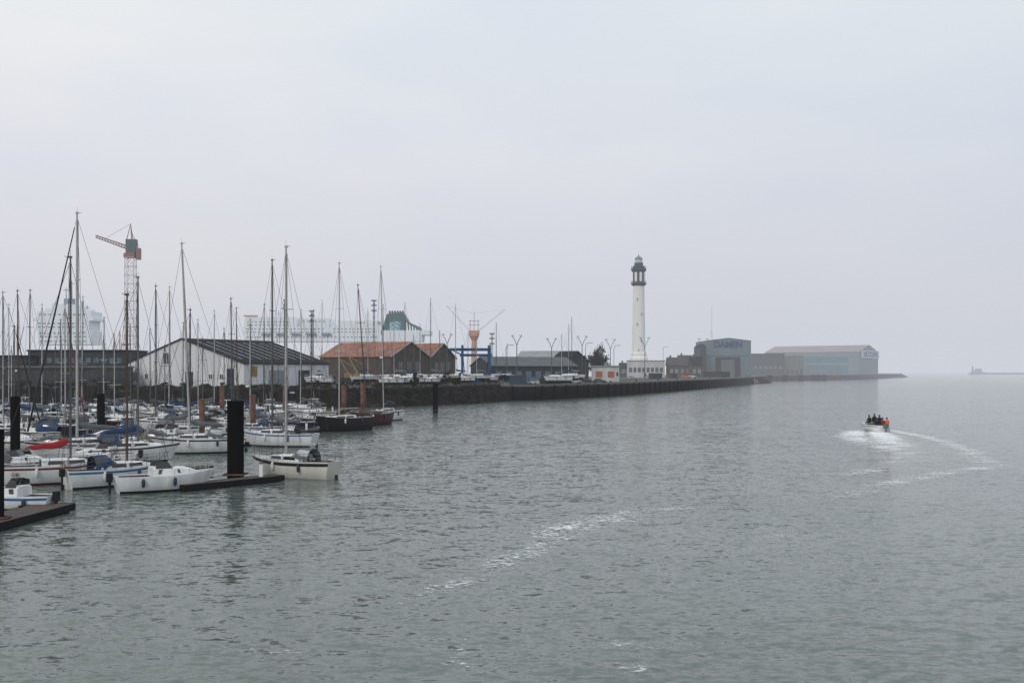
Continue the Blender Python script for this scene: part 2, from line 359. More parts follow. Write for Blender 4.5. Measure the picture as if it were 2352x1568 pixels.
def sailboat(px,wy,top,hd,L=8,hull=white,stripe=blue,cover=greyc,furl=None,hood=None,det=1,mm=alu,lean=(0,0),label='white sailboat moored at a pontoon',
             d=None,z0=0,name='sailboat',group=GB,outb=False,mastr=.085,boot=antif,text=None,fb=None,x=None,zm=None,sw=.15):
    if d is None: d=D(wy)
    if x is None: x=X(px,d)
    h=Hull(L,min(3.2,.345*L),fb or .125*L+.28); rot=math.radians(hd)
    o=thing(name,label,'sailboat',(x,d,z0),rot,group); PL.append((x,d,L))
    hull_mesh(h,-.45,sw).build('hull',[hull,stripe,boot],o,smooth=True)
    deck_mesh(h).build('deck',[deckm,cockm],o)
    cb,prof=cabin(h,.345,.82,.52 if hull in (white,cream) else .4,.64); cbo=cb.build('cabin',redhull if hull is redhull else cream if hull is black else white,o)
    for sg in (1,-1):
        for a,c in ((.39,.53),(.55,.69)) if det else ((.4,.66),):
            side_window(h,prof,a,c,sg,.25,.78).build('window',glassd,cbo)
    zt=zm if zm else Z(top,d)-z0; zd=h.sh(.58)+.35
    lx,ly=lean
    c,s=math.cos(-rot),math.sin(-rot); wl=(lx*(zt-zd),ly*(zt-zd)); tl=(wl[0]*c-wl[1]*s,wl[0]*s+wl[1]*c)
    def M(f): return Vector((tl[0]*f,tl[1]*f,zd+(zt-zd)*f))
    mb=MB(); mb.tube(M(0),M(.7),mastr,mastr*.92,8); mb.tube(M(.7),M(1),mastr*.92,mastr*.65,8)
    mb.tube(M(1)+Vector((0,0,-.05)),M(1)+Vector((0,.03,.55)),.018,.01,4); mb.tube(M(1)+Vector((.05,0,-.03)),M(1)+Vector((-.4,0,.1)),.02,.02,4)
    mb.box(M(1).x-.15,M(1).x+.12,M(1).y-.05,M(1).y+.05,M(1).z-.02,M(1).z+.12)
    mo=mb.build('mast',mm,o,smooth=True)
    spw=h.B*.36; ends=[]
    for f in ((.42,.7) if zt>11 else (.52,)):
        sp=MB(); k=M(f); q_=spw*(1-.3*(f>.6)); a_=k+Vector((-.1,q_,.06)); c_=k+Vector((-.1,-q_,.06))
        sp.loft([[p+Vector((ux*.035,0,uz*.03)) for ux,uz in ((-1,-1),(1,-1),(1,1),(-1,1))] for p in (a_,k,c_)])
        ends.append((k,q_)); sp.build('spreader',mm,mo)
    if det and int(abs(x)*13)%4==0:
        rd=MB(); k=M(.36); rd.lathe([(.05,k.z-.12),(.25,k.z-.1),(.27,k.z+.02),(.2,k.z+.12),(.03,k.z+.14)],10,0,k.x+.3,k.y); rd.tube(k,k+Vector((.3,0,-.1)),.04,.04,4); rd.build('radar_dome',white,mo)
    rg=MB(); wr=.014 if d<110 else .018
    bow=Vector((h.x(.985),0,h.sh(1))); st=Vector((h.x(.01),0,h.sh(0)+.05)); tp=M(.985)
    rg.tube(tp,bow,wr,wr,4); rg.tube(tp,st,wr,wr,4)
    for sg in (1,-1):
        ch=Vector((h.x(.54),sg*h.b(.54)*.93,h.sh(.54)))
        pp=[ch]+[k+Vector((-.1,sg*q_,.06)) for k,q_ in ends]+[tp]
        rg.path(pp,wr,4); rg.tube(ch+Vector((-.4,0,0)),M(.40 if len(ends)>1 else .5),wr,wr,4)
        if det: rg.tube(Vector((-.15,sg*.06,zd+.9)),M(.97)+Vector((-.1,sg*.05,0)),wr*.8,wr*.8,4)
    rg.build('rigging',wirem,o)
    if furl:
        mb=MB(); a=tp*.95+bow*.05; c_=tp*.04+bow*.96; mid=(a+c_)/2
        mb.tube(c_,mid,.09,.08,7); mb.tube(mid,a,.08,.045,7); mb.build('furled_sail',furl,o,smooth=True)
    bl=.36*L; bz=zd+.8
    mb=MB(); mb.tube((-.08,0,bz),(-bl,0,bz+.05),.055,.05,6); bo=mb.build('boom',mm,o)
    if cover:
        rings=[]
        for k in range(11):
            f=k/10; rr=(.25-.12*f)*(1 if 0<k<10 else .35)
            rings.append([(-.12-f*(bl-.3),rr*.75*math.cos(a)+.03*math.sin(f*9),bz+.12+rr*1.2*math.sin(a)+.03*math.sin(f*13)+(.34*(1-f)**3)) for a in [2*math.pi*j/8 for j in range(8)]])
        mb=MB(); mb.loft(rings); mb.build('sail_cover',cover,bo,smooth=True)
    if hood:
        rings=[]
        for t,hh in ((.25,.95),(.31,1.02),(.37,.95),(.40,.75),(.45,.12)):
            z=h.sh(t)+(.3 if t>.345 else .0); wv=h.b(t)*.66; hh=hh-.25 if t>.345 and hh>.2 else hh
            rings.append([(h.x(t),wv*math.cos(a),z-.05+hh*max(0,math.sin(a))**.7) for a in [math.pi*j/10 for j in range(11)]])
        mb=MB(); mb.loft(rings,0,closed=False,cap=False); 
        for i in range(30,40): 
            if i%5 not in (0,): mb.m[i]=1
        for i in (1,2,7,8,11,12,17,18): mb.m[i]=1
        mb.build('spray_hood',[hood,glassd if hood!=greyc else pm('clear_vinyl',(.36,.38,.40),.15,.2,2)],o,smooth=True)
    if det:
        rl=MB(); hh=.6
        def e(t,sg,z): return Vector((h.x(t),sg*h.b(t)*.96,h.sh(t)+z))
        for sg in (1,-1):
            for z in (.32,hh): rl.path([e(t,sg,z) for t in (.02,.1,.25,.4,.55,.7,.82,.9,.97)],.013,4)
            for t in (.02,.1,.25,.4,.55,.7,.82,.92): rl.tube(e(t,sg,-.02),e(t,sg,hh),.018,.018,4)
            rl.tube(e(.97,sg,hh),Vector((h.x(1.0),0,h.sh(1)+hh)),.02,.02,4)
            rl.tube(e(.9,sg,0),e(.97,sg,hh),.02,.02,4)
        for z in (.32,hh): rl.tube(e(.02,1,z),e(.02,-1,z),.018,.018,4)
        rl.build('railing',adark,o)
        for t,sg in ((.3,1),(.6,1),(.3,-1),(.62,-1)):
            fm=MB(); p=e(t,sg,-.05); fm.lathe([(.02,p.z-.05),(.1,p.z-.12),(.12,p.z-.3),(.11,p.z-.6),(.02,p.z-.7)],8,0,p.x,p.y+sg*.1)
            fm.build('fender',rubber if (sg>0) == (t<.5) else white,o,smooth=True)
        hm_=MB(); z,w_,k_=prof(.66); hm_.box(h.x(.60)+.35,h.x(.70)+.3,-.25,.25,z+k_-.05,z+k_+.07); hm_.build('hatch',glassd,cbo)
        cw=MB(); z,w_,k_=prof(.35); cw.box(h.x(.335),h.x(.342),-.3,.3,z-.3,z+k_-.05); cw.build('companionway_door',wood,cbo)
        tl_=MB(); tl_.tube((h.x(.02),0,h.sh(0)),(h.x(.16),.1,h.sh(0)+.12),.03,.02,5); tl_.build('tiller',wood,o)
        rd=MB(); rd.box(h.x(-.02),h.x(.012),-.03,.03,-.4,.35); rd.build('rudder',antif,o)
        bg=MB()
        for k in range(5):
            xx=h.x(.08+.05*k); yy=random.uniform(-.5,.5)*h.b(.2); zz_=h.sh(.2)-.5; s_=random.uniform(.12,.25); bg.box(xx-s_,xx+s_,yy-s_,yy+s_,zz_-.1,zz_+s_*2+.2)
        for k in range(0): pass
        for sg in (1,-1): 
            wn=MB(); wn.lathe([(.09,h.sh(.3)),(.08,h.sh(.3)+.12),(.1,h.sh(.3)+.16)],8,0,h.x(.3),sg*h.b(.3)*.72); wn.build('winch',alu,o)
        if int(abs(x)*7)%2==0:
            lb=MB()
            for k in range(12):
                a=2*math.pi*k/12; a2=2*math.pi*(k+1)/12; lb.tube((h.x(.03),.5+.2*math.cos(a),h.sh(0)+.35+.2*math.sin(a)),(h.x(.03),.5+.2*math.cos(a2),h.sh(0)+.35+.2*math.sin(a2)),.045,.045,5)
            lb.build('lifebuoy',redp if int(abs(x)*7)%3==0 else craneye,o)
    if outb:
        ob=MB(); ob.box(h.x(-.05),h.x(-.01),-.55,-.25,h.sh(0)-.35,h.sh(0)+.15); ob.tube((h.x(-.03),-.4,-.3),(h.x(-.03),-.4,h.sh(0)-.2),.06,.08,6); ob.build('outboard_motor',dark,o)
    if text:
        text_mesh(text,'hull_lettering',.34,dred,o,(h.x(.14),-h.b(.14)*.985-.04,h.sh(.1)*.62),(math.pi/2,0,.06),.02)
    return o
def motorboat(px,wy,hd,L=7,hull=white,stripe=navy,canopy=None,cab=1,label='white cabin cruiser moored at a pontoon',d=None,z0=0,group=GB,fly=False,x=None):
    if d is None: d=D(wy)
    if x is None: x=X(px,d)
    h=Hull(L,min(3.2,.38*L),.13*L+.2,.45)
    o=thing('motorboat',label,'motorboat',(x,d,z0),math.radians(hd),group); PL.append((x,d,L))
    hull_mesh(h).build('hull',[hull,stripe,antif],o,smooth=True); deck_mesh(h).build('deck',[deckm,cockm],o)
    cb,prof=cabin(h,.36,.84,.6,.78); c=cb.build('cabin',white,o)
    for sg in (1,-1): side_window(h,prof,.4,.62,sg,.3,.8).build('window',glassd,c)
    ws=MB(); z,w_,k=prof(.5); x0,x1=h.x(.38),h.x(.60)
    if fly:
        ws.loft([[(x0,w_*.85,z+k-.06),(x1,w_*.8,z+k-.06),(x1,-w_*.8,z+k-.06),(x0,-w_*.85,z+k-.06)],[(x0-.1,w_*.75,z+k+.75),(x1-.5,w_*.7,z+k+.75),(x1-.5,-w_*.7,z+k+.75),(x0-.1,-w_*.75,z+k+.75)]])
        ws.build('wheelhouse_window',glassd,c); rf=MB(); rf.box(x0-.5,x1-.3,-w_*.85,w_*.85,z+k+.753,z+k+.85); rf.build('wheelhouse_roof',white,c)
        for xx,yy in ((x0-.05,.82),(x0-.05,-.82),((x0+x1)/2-.2,.82),((x0+x1)/2-.2,-.82)):
            pl=MB(); pl.tube((xx,w_*yy,z+k-.06),(xx-.05,w_*yy*.93,z+k+.76),.06,.06,4); pl.build('wheelhouse_pillar',white,c)
        an=MB(); an.tube((x0,0,z+k+.84),(x0-.2,0,z+k+2.4),.03,.015,4); an.build('antenna',white,c)
    else:
        for sg in (1,-1): ws.quad([(x1,0,z+k*.9),(x1-.35,sg*w_*.85,z+k*.9),(x1-.7,sg*w_*.8,z+k+.42),(x1-.4,0,z+k+.45)])
        ws.quad([(x1-.35,w_*.86,z+k*.8),(x0,w_*.88,z+k*.8),(x0,w_*.84,z+k+.35),(x1-.7,w_*.8,z+k+.42)]); ws.quad([(x1-.35,-w_*.86,z+k*.8),(x0,-w_*.88,z+k*.8),(x0,-w_*.84,z+k+.35),(x1-.7,-w_*.8,z+k+.42)])
        ws.build('windscreen',glassd,c)
    if canopy:
        rings=[]
        for t,hh in ((.04,.6),(.12,1.05),(.3,1.3),(.42,1.0)):
            rings.append([(h.x(t),h.b(t)*.85*math.cos(a),h.sh(t)-.05+hh*max(0,math.sin(a))**.6) for a in [math.pi*j/10 for j in range(11)]])
        mb=MB(); mb.loft(rings,0,False,False)
        for i in (1,2,7,8,11,12,17,18): mb.m[i]=1
        mb.build('canopy',[canopy,glassd],o,smooth=True)
    rl=MB()
    for sg in (1,-1):
        rl.path([Vector((h.x(t),sg*h.b(t)*.95,h.sh(t)+.45)) for t in (.55,.7,.82,.92,.99)],.016,4)
        for t in (.55,.7,.82,.92): rl.tube((h.x(t),sg*h.b(t)*.95,h.sh(t)-.03),(h.x(t),sg*h.b(t)*.95,h.sh(t)+.45),.016,.016,4)
    rl.build('bow_rail',alu,o)
    for t,sg in ((.25,1),(.55,1),(.25,-1),(.55,-1)):
        fm=MB(); z=h.sh(t)-.1; fm.lathe([(.02,z),(.1,z-.07),(.12,z-.25),(.11,z-.5),(.02,z-.6)],8,0,h.x(t),sg*(h.b(t)+.08)); fm.build('fender',rubber,o,smooth=True)
    ob=MB(); ob.box(h.x(-.06),h.x(-.005),-.18,.18,h.sh(0)-.35,h.sh(0)+.22); ob.tube((h.x(-.03),0,-.3),(h.x(-.03),0,h.sh(0)-.3),.08,.1,6); ob.build('outboard_motor',dark,o)
    return o
dgt=pm('dark_green_trim',(.006,.009,.009),.5,.2,3)
sailboat(657,1094,568,153,8.0,cream,dgt,None,None,greyc,1,mastr=.1,label='cream sailboat with dark stripe beside a black pile',boot=white,fb=1.28,sw=.24)
sailboat(292,1112,678,46,7.6,white,cyan,None,None,blue,1,wood,label='white sailboat with blue stripe, stern to the open water',outb=True,mastr=.08)
motorboat(368,1126,32,6.6,white,white,None,1,label='white cabin boat with dark windows at the near pontoon')
sailboat(437,1012,712,25,8,white,white,greyc,None,None,1,wood,label='white sailboat with wooden mast and grey furled sail')
sailboat(162,1107,592,30,8.2,white,dred,redc,None,None,1,label='white sailboat with dark red stripe and red sail cover',boot=dred,text='DK',mm=adark)
sailboat(177,1058,490,214,10.2,white,navy,greyc,black,blue,1,mastr=.12,label='large white sailboat with black furled headsail and tall mast')
motorboat(40,1170,172,5.0,white,cyan,None,1,label='small white cabin boat tied to a wooden pontoon')
sailboat(317,1060,638,15,8.5,white,navy,blue,None,blue,1,adark,label='white sailboat with blue cockpit canopy and blue sail cover')
sailboat(436,1040,560,198,9.0,white,navy,greyc,None,greyc,1,lean=(-.043,0),mastr=.1,label='white sailboat with tall slightly leaning mast')
sailboat(625,1024,598,168,8.6,white,cyan,greyc,None,greyc,1,adark,label='white sailboat with light blue stripe at the pontoon end',mastr=.1)
sailboat(779,990,605,228,9.2,black,black,None,None,None,1,alu,label='black hulled wooden sailboat moored at the pontoon end',fb=1.75)
sailboat(842,977,655,236,8.6,redhull,redhull,None,None,None,1,wood,lean=(-.07,0),label='dark red hulled sailboat beside a black one',mastr=.08,fb=1.7)
sailboat(881,966,612,240,7.8,white,navy,navy,None,None,1,lean=(-.02,0),label='white sailboat with navy sail cover at the pontoon end',fb=1.5)
spec=[(7,1010,672,200,9,greyc,None),(33,1006,750,20,7,None,black),(43,985,668,190,9,blue,None),(67,978,667,170,9,greyc,None),(150,1000,700,350,7,None,dred),
(358,988,657,190,8.5,greyc,None),(388,968,660,200,8.5,blue,None),(492,952,715,10,8,greyc,None),(533,985,686,165,8,None,None),(545,958,708,190,8,blue,None),
(345,958,757,200,8,greyc,None),(96,962,700,15,8,None,None),(240,955,730,190,8,greyc,None),(455,962,735,10,7,blue,None),(690,952,712,190,8,greyc,None),(605,960,700,200,8,greyc,None),
(140,948,735,190,8,blue,None),(300,948,745,10,8,greyc,None),(20,955,700,15,8,greyc,None),(420,948,742,12,7.5,None,None),(188,975,682,170,8,greyc,None),(575,1000,735,190,6.5,greyc,None),(655,985,690,190,7,None,None),(715,962,725,200,7,greyc,None)]
for i,(px,wy,top,hd,L,cv,fu) in enumerate(spec):
    dd=wy>965; hc=[white,white,cream,white,navy,white,white,greyc,white][i%9]
    sailboat(px,wy,top,hd+random.uniform(-8,8),L,hc,[navy,cyan,white,dred,black][i%5],cv,fu,[None,blue,greyc,None][i%4],1 if dd else 0,[alu,adark,wood,adark,alu,adark,alu][i%7],
        lean=(random.uniform(-.012,.012),0),label=('navy' if hc is navy else 'grey' if hc is greyc else 'white')+' sailboat with '+('blue' if cv==blue else 'grey' if cv else 'no')+' boom cover in its berth')
ms_=[(60,1000,185,8,0,1),(150,1052,15,6,greyc,0),(395,1016,178,6.5,None,0),(290,978,178,8,None,0),(385,968,182,8.5,None,1),(500,1012,170,6,None,0),
(130,962,10,7,None,1),(230,945,175,7,blue,1),(470,962,190,7,None,0),(620,962,5,6.5,None,1),(90,1010,170,6,blue,0),(330,1036,170,6,greyc,0),(270,1020,190,6.5,blue,0),(20,1035,5,6.5,None,0),
(320,940,170,7,None,0),(520,948,10,7,None,1),(720,975,185,5.5,None,0),(430,978,10,6,None,0),(180,938,180,7,None,0),(60,940,10,7.5,None,1),(400,938,180,7,blue,0),
(30,1090,20,6,greyc,0),(240,1068,190,6,None,0)]
for px,wy,hd,L,ca,fl in ms_:
    motorboat(px,wy,hd+random.uniform(-8,8),L,random.choice([white,white,cream,navy]),random.choice([navy,cyan,white,black,navy]),ca,1,fly=bool(fl),label='cabin cruiser with '+('canvas canopy' if ca else 'wheelhouse' if fl else 'low windscreen')+' in its berth')
proto=[]
for yy in (121.5,132.5,144.5,155.5,166.5,177.5,188,196):
    x=-84 if yy<140 else -100
    while x<-35:
        x+=random.uniform(3.6,5.2)
        if x/yy<-.56 or x>-36 or R()<.22: continue
        if any(abs(x-a)<(.30*l+1.3) and abs(yy-b_)<5.0 for a,b_,l in PL): continue
        hd=(90 if R()<.5 else -90)+random.uniform(-6,6)
        if R()<.34: sailboat(0,0,0,hd,random.uniform(6.5,8),random.choice([white,greyc,navy,cream,black]),random.choice([navy,white,cyan,dred]),random.choice([greyc,blue,None]),None,random.choice([None,blue]),0,random.choice([alu,adark]),d=yy,x=x,zm=random.uniform(10.5,14),label='sailboat berthed bow to the floating walkway',mastr=.07)
        elif len(proto)<8: k=len(proto); proto.append(motorboat(0,0,hd,5.6+.25*k,[white,cream,navy,white,black,white,greyc,cream][k],[navy,cyan,white,dred,black,navy,cyan,white][k],[blue,None,greyc,None,navy,greyc,None,blue][k],d=yy,x=x,fly=k%3==1,label=['white','cream','navy','white','black','white','grey','cream'][k]+' motorboat berthed stern to the walkway'))
        else: copy_tree(random.choice(proto),(x,yy,0),math.radians(hd)); PL.append((x,yy,6))
# ---------------------------------------------------------------- piles and pontoons
def pile(px,wy,top,wpx,mat,label,kind=0):
    d=D(wy); r=wpx/F*d/2; o=thing('mooring_pile',label,'mooring pile',(X(px,d),d,0),0,'steel piles that hold the pontoons')
    zt=Z(top,d); mb=MB(); 
    mb.lathe([(r,-1),(r,zt-.06),(r*.9,zt)],14)
    mb.build('shaft',mat,o,smooth=True)
    cp=MB(); cp.lathe([(r*1.05,zt-.02),(r*1.05,zt+.05),(.02,zt+.12)],14); cp.build('cap',mat,o)
    br=MB()
    for a in range(4):
        c,s=math.cos(a*math.pi/2+.78),math.sin(a*math.pi/2+.78); br.tube((c*(r+.25)*1.2,s*(r+.25)*1.2,.5),(-s*(r+.25)*1.2,c*(r+.25)*1.2,.5),.06,.06,5)
    br.build('pile_guide',rust,o); return o
pile(541,1104,922,38,pilem,'thick black square-topped mooring pile at a pontoon end')
pile(464,1018,918,13,rust,'rusty streaked mooring pile by a pontoon'); pile(581,1000,908,13,rust,'rusty streaked mooring pile by a pontoon')
pile(232,1000,905,17,pilem,'dark brown mooring pile among boats'); pile(35,1068,912,21,pilem,'dark mooring pile among moored boats'); pile(2,1210,990,14,pilem,'black mooring pile at the pontoon edge')
pile(510,955,888,11,rust,'rusty streaked mooring pile by a pontoon'); pile(790,948,886,11,rust,'rusty streaked mooring pile by a pontoon'); pile(833,950,882,10,rust,'rusty streaked mooring pile by a pontoon')
pile(655,960,890,11,rust,'rusty streaked mooring pile by a pontoon'); pile(1000,948,880,12,pilem,'lone black pile standing in open water')
d=D(955); sg=thing('harbour_sign','white harbour sign with blue letter on a post','sign',(X(671,d),d,0))
mb=MB(); mb.box(-.05,.05,-.05,.05,-.5,4.0); mb.build('post',lampm,sg); mb=MB(); mb.box(-.45,.45,-.1,-.06,4.0,Z(900,d)); mb.build('panel',white,sg); mb=MB(); mb.box(-.4,.4,-.1,0,2.8,3.98); mb.build('dark_panel',dark,sg)
text_mesh('C','sign_letter',1.0,paintb,sg,(0,-.12,(4+Z(900,d))/2),(math.pi/2,0,0),.01)
def pontoon(x0,y0,x1,y1,w=2.0,label='floating timber pontoon walkway'):
    l=math.hypot(x1-x0,y1-y0); o=thing('pontoon',label,'pontoon',(x0,y0,0),math.atan2(y1-y0,x1-x0),'floating pontoons of the marina')
    mb=MB(); n=int(l/.3)
    for k in range(n): mb.box(k*l/n,(k+1)*l/n-.03,-w/2,w/2,.34,.42+R()*.008)
    mb.build('planks',plank,o)
    mb=MB(); mb.box(0,l,-w/2-.08,-w/2-.003,.05,.44); mb.box(0,l,w/2+.003,w/2+.08,.05,.44); mb.box(-.08,-.003,-w/2,w/2,.05,.44); mb.box(l+.003,l+.08,-w/2,w/2,.05,.44); mb.build('side_beam',pontm,o)
    mb=MB(); k=.3
    while k<l-1: mb.box(k,min(l-.2,k+2.2),-w/2+.1,w/2-.1,-.3,.33); k+=3
    mb.build('floats',pontm,o)
    k=2
    while k<l-1 and k<60:
        c=MB(); c.box(k-.15,k+.15,w/2-.12,w/2-.04,.42,.54); c.build('cleat',dark,o); k+=5
    return o
pontoon(X(415,66),66,X(640,72.2),72.2,1.2,'dark timber pontoon finger beside the black pile')
pontoon(X(-95,48),48,X(128,56.8),56.8,2.2,'dark timber pontoon end over still water')
pontoon(X(480,78),78,X(120,78),78,1.8)
pontoon(X(440,96),96,X(605,112),112,2.4)
pontoon(X(440,96.5)-1.5,96.5,X(-60,93),93,1.8)
pontoon(-30,116,-33,195,2.2); pontoon(-31.5,127,-80,127,1.8); pontoon(-32.5,150,-92,150,1.8); pontoon(-33.5,172,-100,172,1.8)
pontoon(-29,121,-23.5,133,1.6); pontoon(-30,143,-22,150,1.6)
def dockbox(x,y,mat,label):
    o=thing('dock_box',label,'storage box',(x,y,.43),R()*.4,'storage boxes on the pontoons'); mb=MB(); mb.box(-.6,.6,-.3,.3,0,.5); mb.build('body',mat,o); mb=MB(); mb.loft([[(-.63,-.33,.503),(.63,-.33,.503),(.63,.33,.503),(-.63,.33,.503)],[(-.6,-.25,.6),(.6,-.25,.6),(.6,.25,.6),(-.6,.25,.6)]]); mb.build('lid',mat,o)
dockbox(X(495,101),101,pm('yellow_plastic',(.6,.42,.03),.5,.15,3),'yellow plastic storage box on the pontoon'); dockbox(X(676,122),122,redp,'red storage box on the pontoon'); dockbox(-24.5,131,lgrey,'grey storage box on the pontoon'); dockbox(-30,120,cyan,'blue storage box on the pontoon')
for x,y in ((-30.5,125),(-31.3,140),(-31.8,155),(-32.4,170),(-26,126),(X(520,103),104),(X(600,71),71),(-32.8,182)):
    o=thing('service_pedestal','white and grey power pedestal on the pontoon','power pedestal',(x,y,.43),0,'service pedestals on the pontoons'); mb=MB(); mb.box(-.12,.12,-.12,.12,0,.9); mb.build('body',white,o); mb=MB(); mb.loft([[(-.14,-.14,.903),(.14,-.14,.903),(.14,.14,.903),(-.14,.14,.903)],[(-.06,-.06,1.1),(.06,-.06,1.1),(.06,.06,1.1),(-.06,.06,1.1)]]); mb.build('cap',navy,o)
# ---------------------------------------------------------------- buildings
def opening(parent,name,mat,u0,u1,z0,z1,y=-.04,side=None,W=0,frame=None):
    mb=MB()
    if side is None: mb.box(u0,u1,y,y+.03,z0,z1)
    else: mb.box(W+.01,W+.05,u0,u1,z0,z1)
    o=mb.build(name,mat,parent)
    if frame:
        f=MB(); t=.14
        f.box(u0-t,u0,y-.05,y+.03,z0-t,z1+t); f.box(u1,u1+t,y-.05,y+.03,z0-t,z1+t); f.box(u0,u1,y-.05,y+.03,z1,z1+t); f.box(u0,u1,y-.05,y+.03,z0-t,z0)
        f.box((u0+u1)/2-.05,(u0+u1)/2+.05,y-.05,y-.005,z0,z1)
        f.build('frame',frame,o)
    return o
def gable(name,label,A,B,dep,eave,ridge,wm_,rm,par=False,base=4,ov=.4,cat='building'):
    W=math.hypot(B[0]-A[0],B[1]-A[1]); o=thing(name,label,cat,(A[0],A[1],base),math.atan2(B[1]-A[1],B[0]-A[0]))
    e=eave-base; r=ridge-base; mb=MB(); rf=MB(); t=.25
    if not par:
        mb.loft([[(0,y,-.3),(W,y,-.3),(W,y,e),(W/2,y,r),(0,y,e)] for y in (0,dep)])
        sl=(r-e)/(W/2)
        for s in (0,1):
            a=(-ov,e-sl*ov) if s==0 else (W+ov,e-sl*ov); c=(W/2,r)
            rf.loft([[(a[0],y,a[1]+.02),(c[0],y,c[1]+.02),(c[0],y,c[1]+t),(a[0],y,a[1]+t)] for y in (-ov,dep+ov)])
    else:
        mb.loft([[(x,0,-.3),(x,dep,-.3),(x,dep,e),(x,dep/2,r),(x,0,e)] for x in (0,W)])
        sl=(r-e)/(dep/2)
        for s in (0,1):
            a=(-ov,e-sl*ov) if s==0 else (dep+ov,e-sl*ov); c=(dep/2,r)
            rf.loft([[(x,a[0],a[1]+.02),(x,c[0],c[1]+.02),(x,c[0],c[1]+t),(x,a[0],a[1]+t)] for x in (-ov,W+ov)])
    mb.build('wall',wm_,o); ro=rf.build('roof',rm,o)
    return o,W,e,r,ro
def flat(name,label,A,B,dep,top,wm_,rm,base=4,cat='building'):
    W=math.hypot(B[0]-A[0],B[1]-A[1]); o=thing(name,label,cat,(A[0],A[1],base),math.atan2(B[1]-A[1],B[0]-A[0]))
    mb=MB(); mb.box(0,W,0,dep,-.3,top-base); mb.build('wall',wm_,o); mb=MB(); mb.box(-.3,W+.3,-.3,dep+.3,top-base+.003,top-base+.45); mb.build('roof',rm,o)
    return o,W,top-base
o,W,e,r,ro=gable('boat_shed','large white gabled boat shed with dark slate roof and roof lights',(-102.7,265),(-64.6,240),29,9.6,15.9,wallw,slate)
opening(o,'window',glassd,15.5,18.2,5.6,8.4,frame=white)
for u in (3,8,33,37): opening(o,'window',glassd,u,u+1.2,1.8,3.0,frame=white)
opening(o,'door',dgreym,24,27,0,3.6); opening(o,'mural_panel',navy,39.5,42,0.2,4.4)
opening(o,'yellow_panel',pm('ochre',(.28,.18,.06),.8,.2,2),2,4.2,2.4,5.0,side=1,W=W); opening(o,'door',lgrey,8,13,0,4,side=1,W=W); opening(o,'door',dgreym,18,22,0,4,side=1,W=W)
for k in range(9):
    y=2+k*3.0; mb=MB(); sl=(r-e)/(W/2)
    mb.quad([(W/2+3,y,r-3*sl+.30),(W-3,y,e+3*sl+.30),(W-3,y+.5,e+3*sl+.30),(W/2+3,y+.5,r-3*sl+.30)]); mb.build('roof_light',lgrey,ro)
bo,W,t=flat('office_block','long dark office block with flat roof',(X(64,275),275),(X(292,275),275),15,13.2,dgreym,slate)
for k in range(12): opening(bo,'window',greym,1+k*2.15,2.3+k*2.15,6.0,7.4)
flat('office_block','low dark flat-roofed block behind the market hall',(X(-60,268),268),(X(60,268),268),12,11.6,dgreym,slate)
bo,W,t=flat('market_hall','long low concrete market hall with covered gallery',(X(-60,245),245),(X(290,252),252),10,8.6,concd,conc)
for k in range(26): opening(bo,'window',glassd,.8+k*1.45,1.9+k*1.45,1.0,3.6)
def tiled(A,B,dep,e_,r_):
    o,W,e,r,ro=gable('warehouse','brick warehouse with orange tiled roof and white gable trim',A,B,dep,e_,r_,brick,tile,cat='warehouse')
    tr=MB()
    for s in (0,1):
        a=Vector((-.4 if s==0 else W+.4,-.47,e-.1)); c=Vector((W/2,-.47,r+.2)); tr.tube(a,c,.2,.2,4)
    tr.build('gable_trim',lgrey,o)
    for u in (.2,.42,.64): opening(o,'window',glassd,W*u,W*u+2.2,3.5,6.5,frame=lgrey)
    opening(o,'door',dgreym,W*.42,W*.42+3.5,0,2.8)
    for k in range(8):
        rm=MB(); y=2+k*(dep-4)/8; sl=(r-e)/(W/2)
        rm.quad([(2.5,y,e+2.5*sl+.30),(4.2,y,e+4.2*sl+.30),(4.2,y+1.2,e+4.2*sl+.30),(2.5,y+1.2,e+2.5*sl+.30)][::-1]); rm.build('roof_light',greym,ro)
tiled((-39,320),(-28.4,340),28.6,12.4,17.2); tiled((-28.2,340.4),(-20.2,356),22,12.2,17.2)
o,W,e,r,ro=gable('storage_shed','long low shed with light grey sheet roof',(X(1128,372),372),(X(1325,392),392),16,9.6,13.0,dgreym,pm('weathered_sheet_roof',(.09,.10,.11),.75,.25,.3),par=True)
for k in range(7): opening(o,'door',greym,2+k*4.4,4.6+k*4.4,0,3.6)
o,W,e,r,ro=gable('storage_shed','grey storage shed with pitched roof and dark gable',(X(1182,450),450),(X(1312,440),440),18,12.2,16.6,lgrey,lgrey,par=True)
o,W,e,r,ro=gable('storage_shed','dark timber shed with pitched roof',(X(1303,405),405),(X(1352,410),410),14,11.5,15.6,dgreym,slate)
o,W,t=flat('kiosk','small white quayside building with orange doors',(X(1362,350),350),(X(1422,350),350),6,9.2,wallg,lgrey)
for u in (1.0,5.2): opening(o,'door',pm('orange_door',(.34,.12,.085),.6,.2,2),u,u+2.3,1.4,3.6)
opening(o,'window',glassd,8.2,8.9,2,3.2)
for a,c,dd,hh,rm in ((1535,1562,555,15,brownr),(1560,1590,575,16.5,brownr),(1588,1614,560,15.5,slate),(1425,1446,560,12,slate)):
    o,W,e,r,ro=gable('harbour_house','small pitched-roof harbour house with chimney',(X(a,dd),dd),(X(c,dd),dd),8,11 if hh>14 else 9,hh,brick if a!=1425 else concd,rm,par=True,cat='house')
    ch=MB(); ch.box(W*.2,W*.2+.9,3.6,4.4,r-.6,r+1.4); ch.build('chimney',brick,ro)
    for u in (.18,.62): opening(o,'window',glassd,W*u,W*u+1.1,2.6,4.2,frame=white)
    opening(o,'door',dgreym,W*.44,W*.44+1.1,0,2.3)
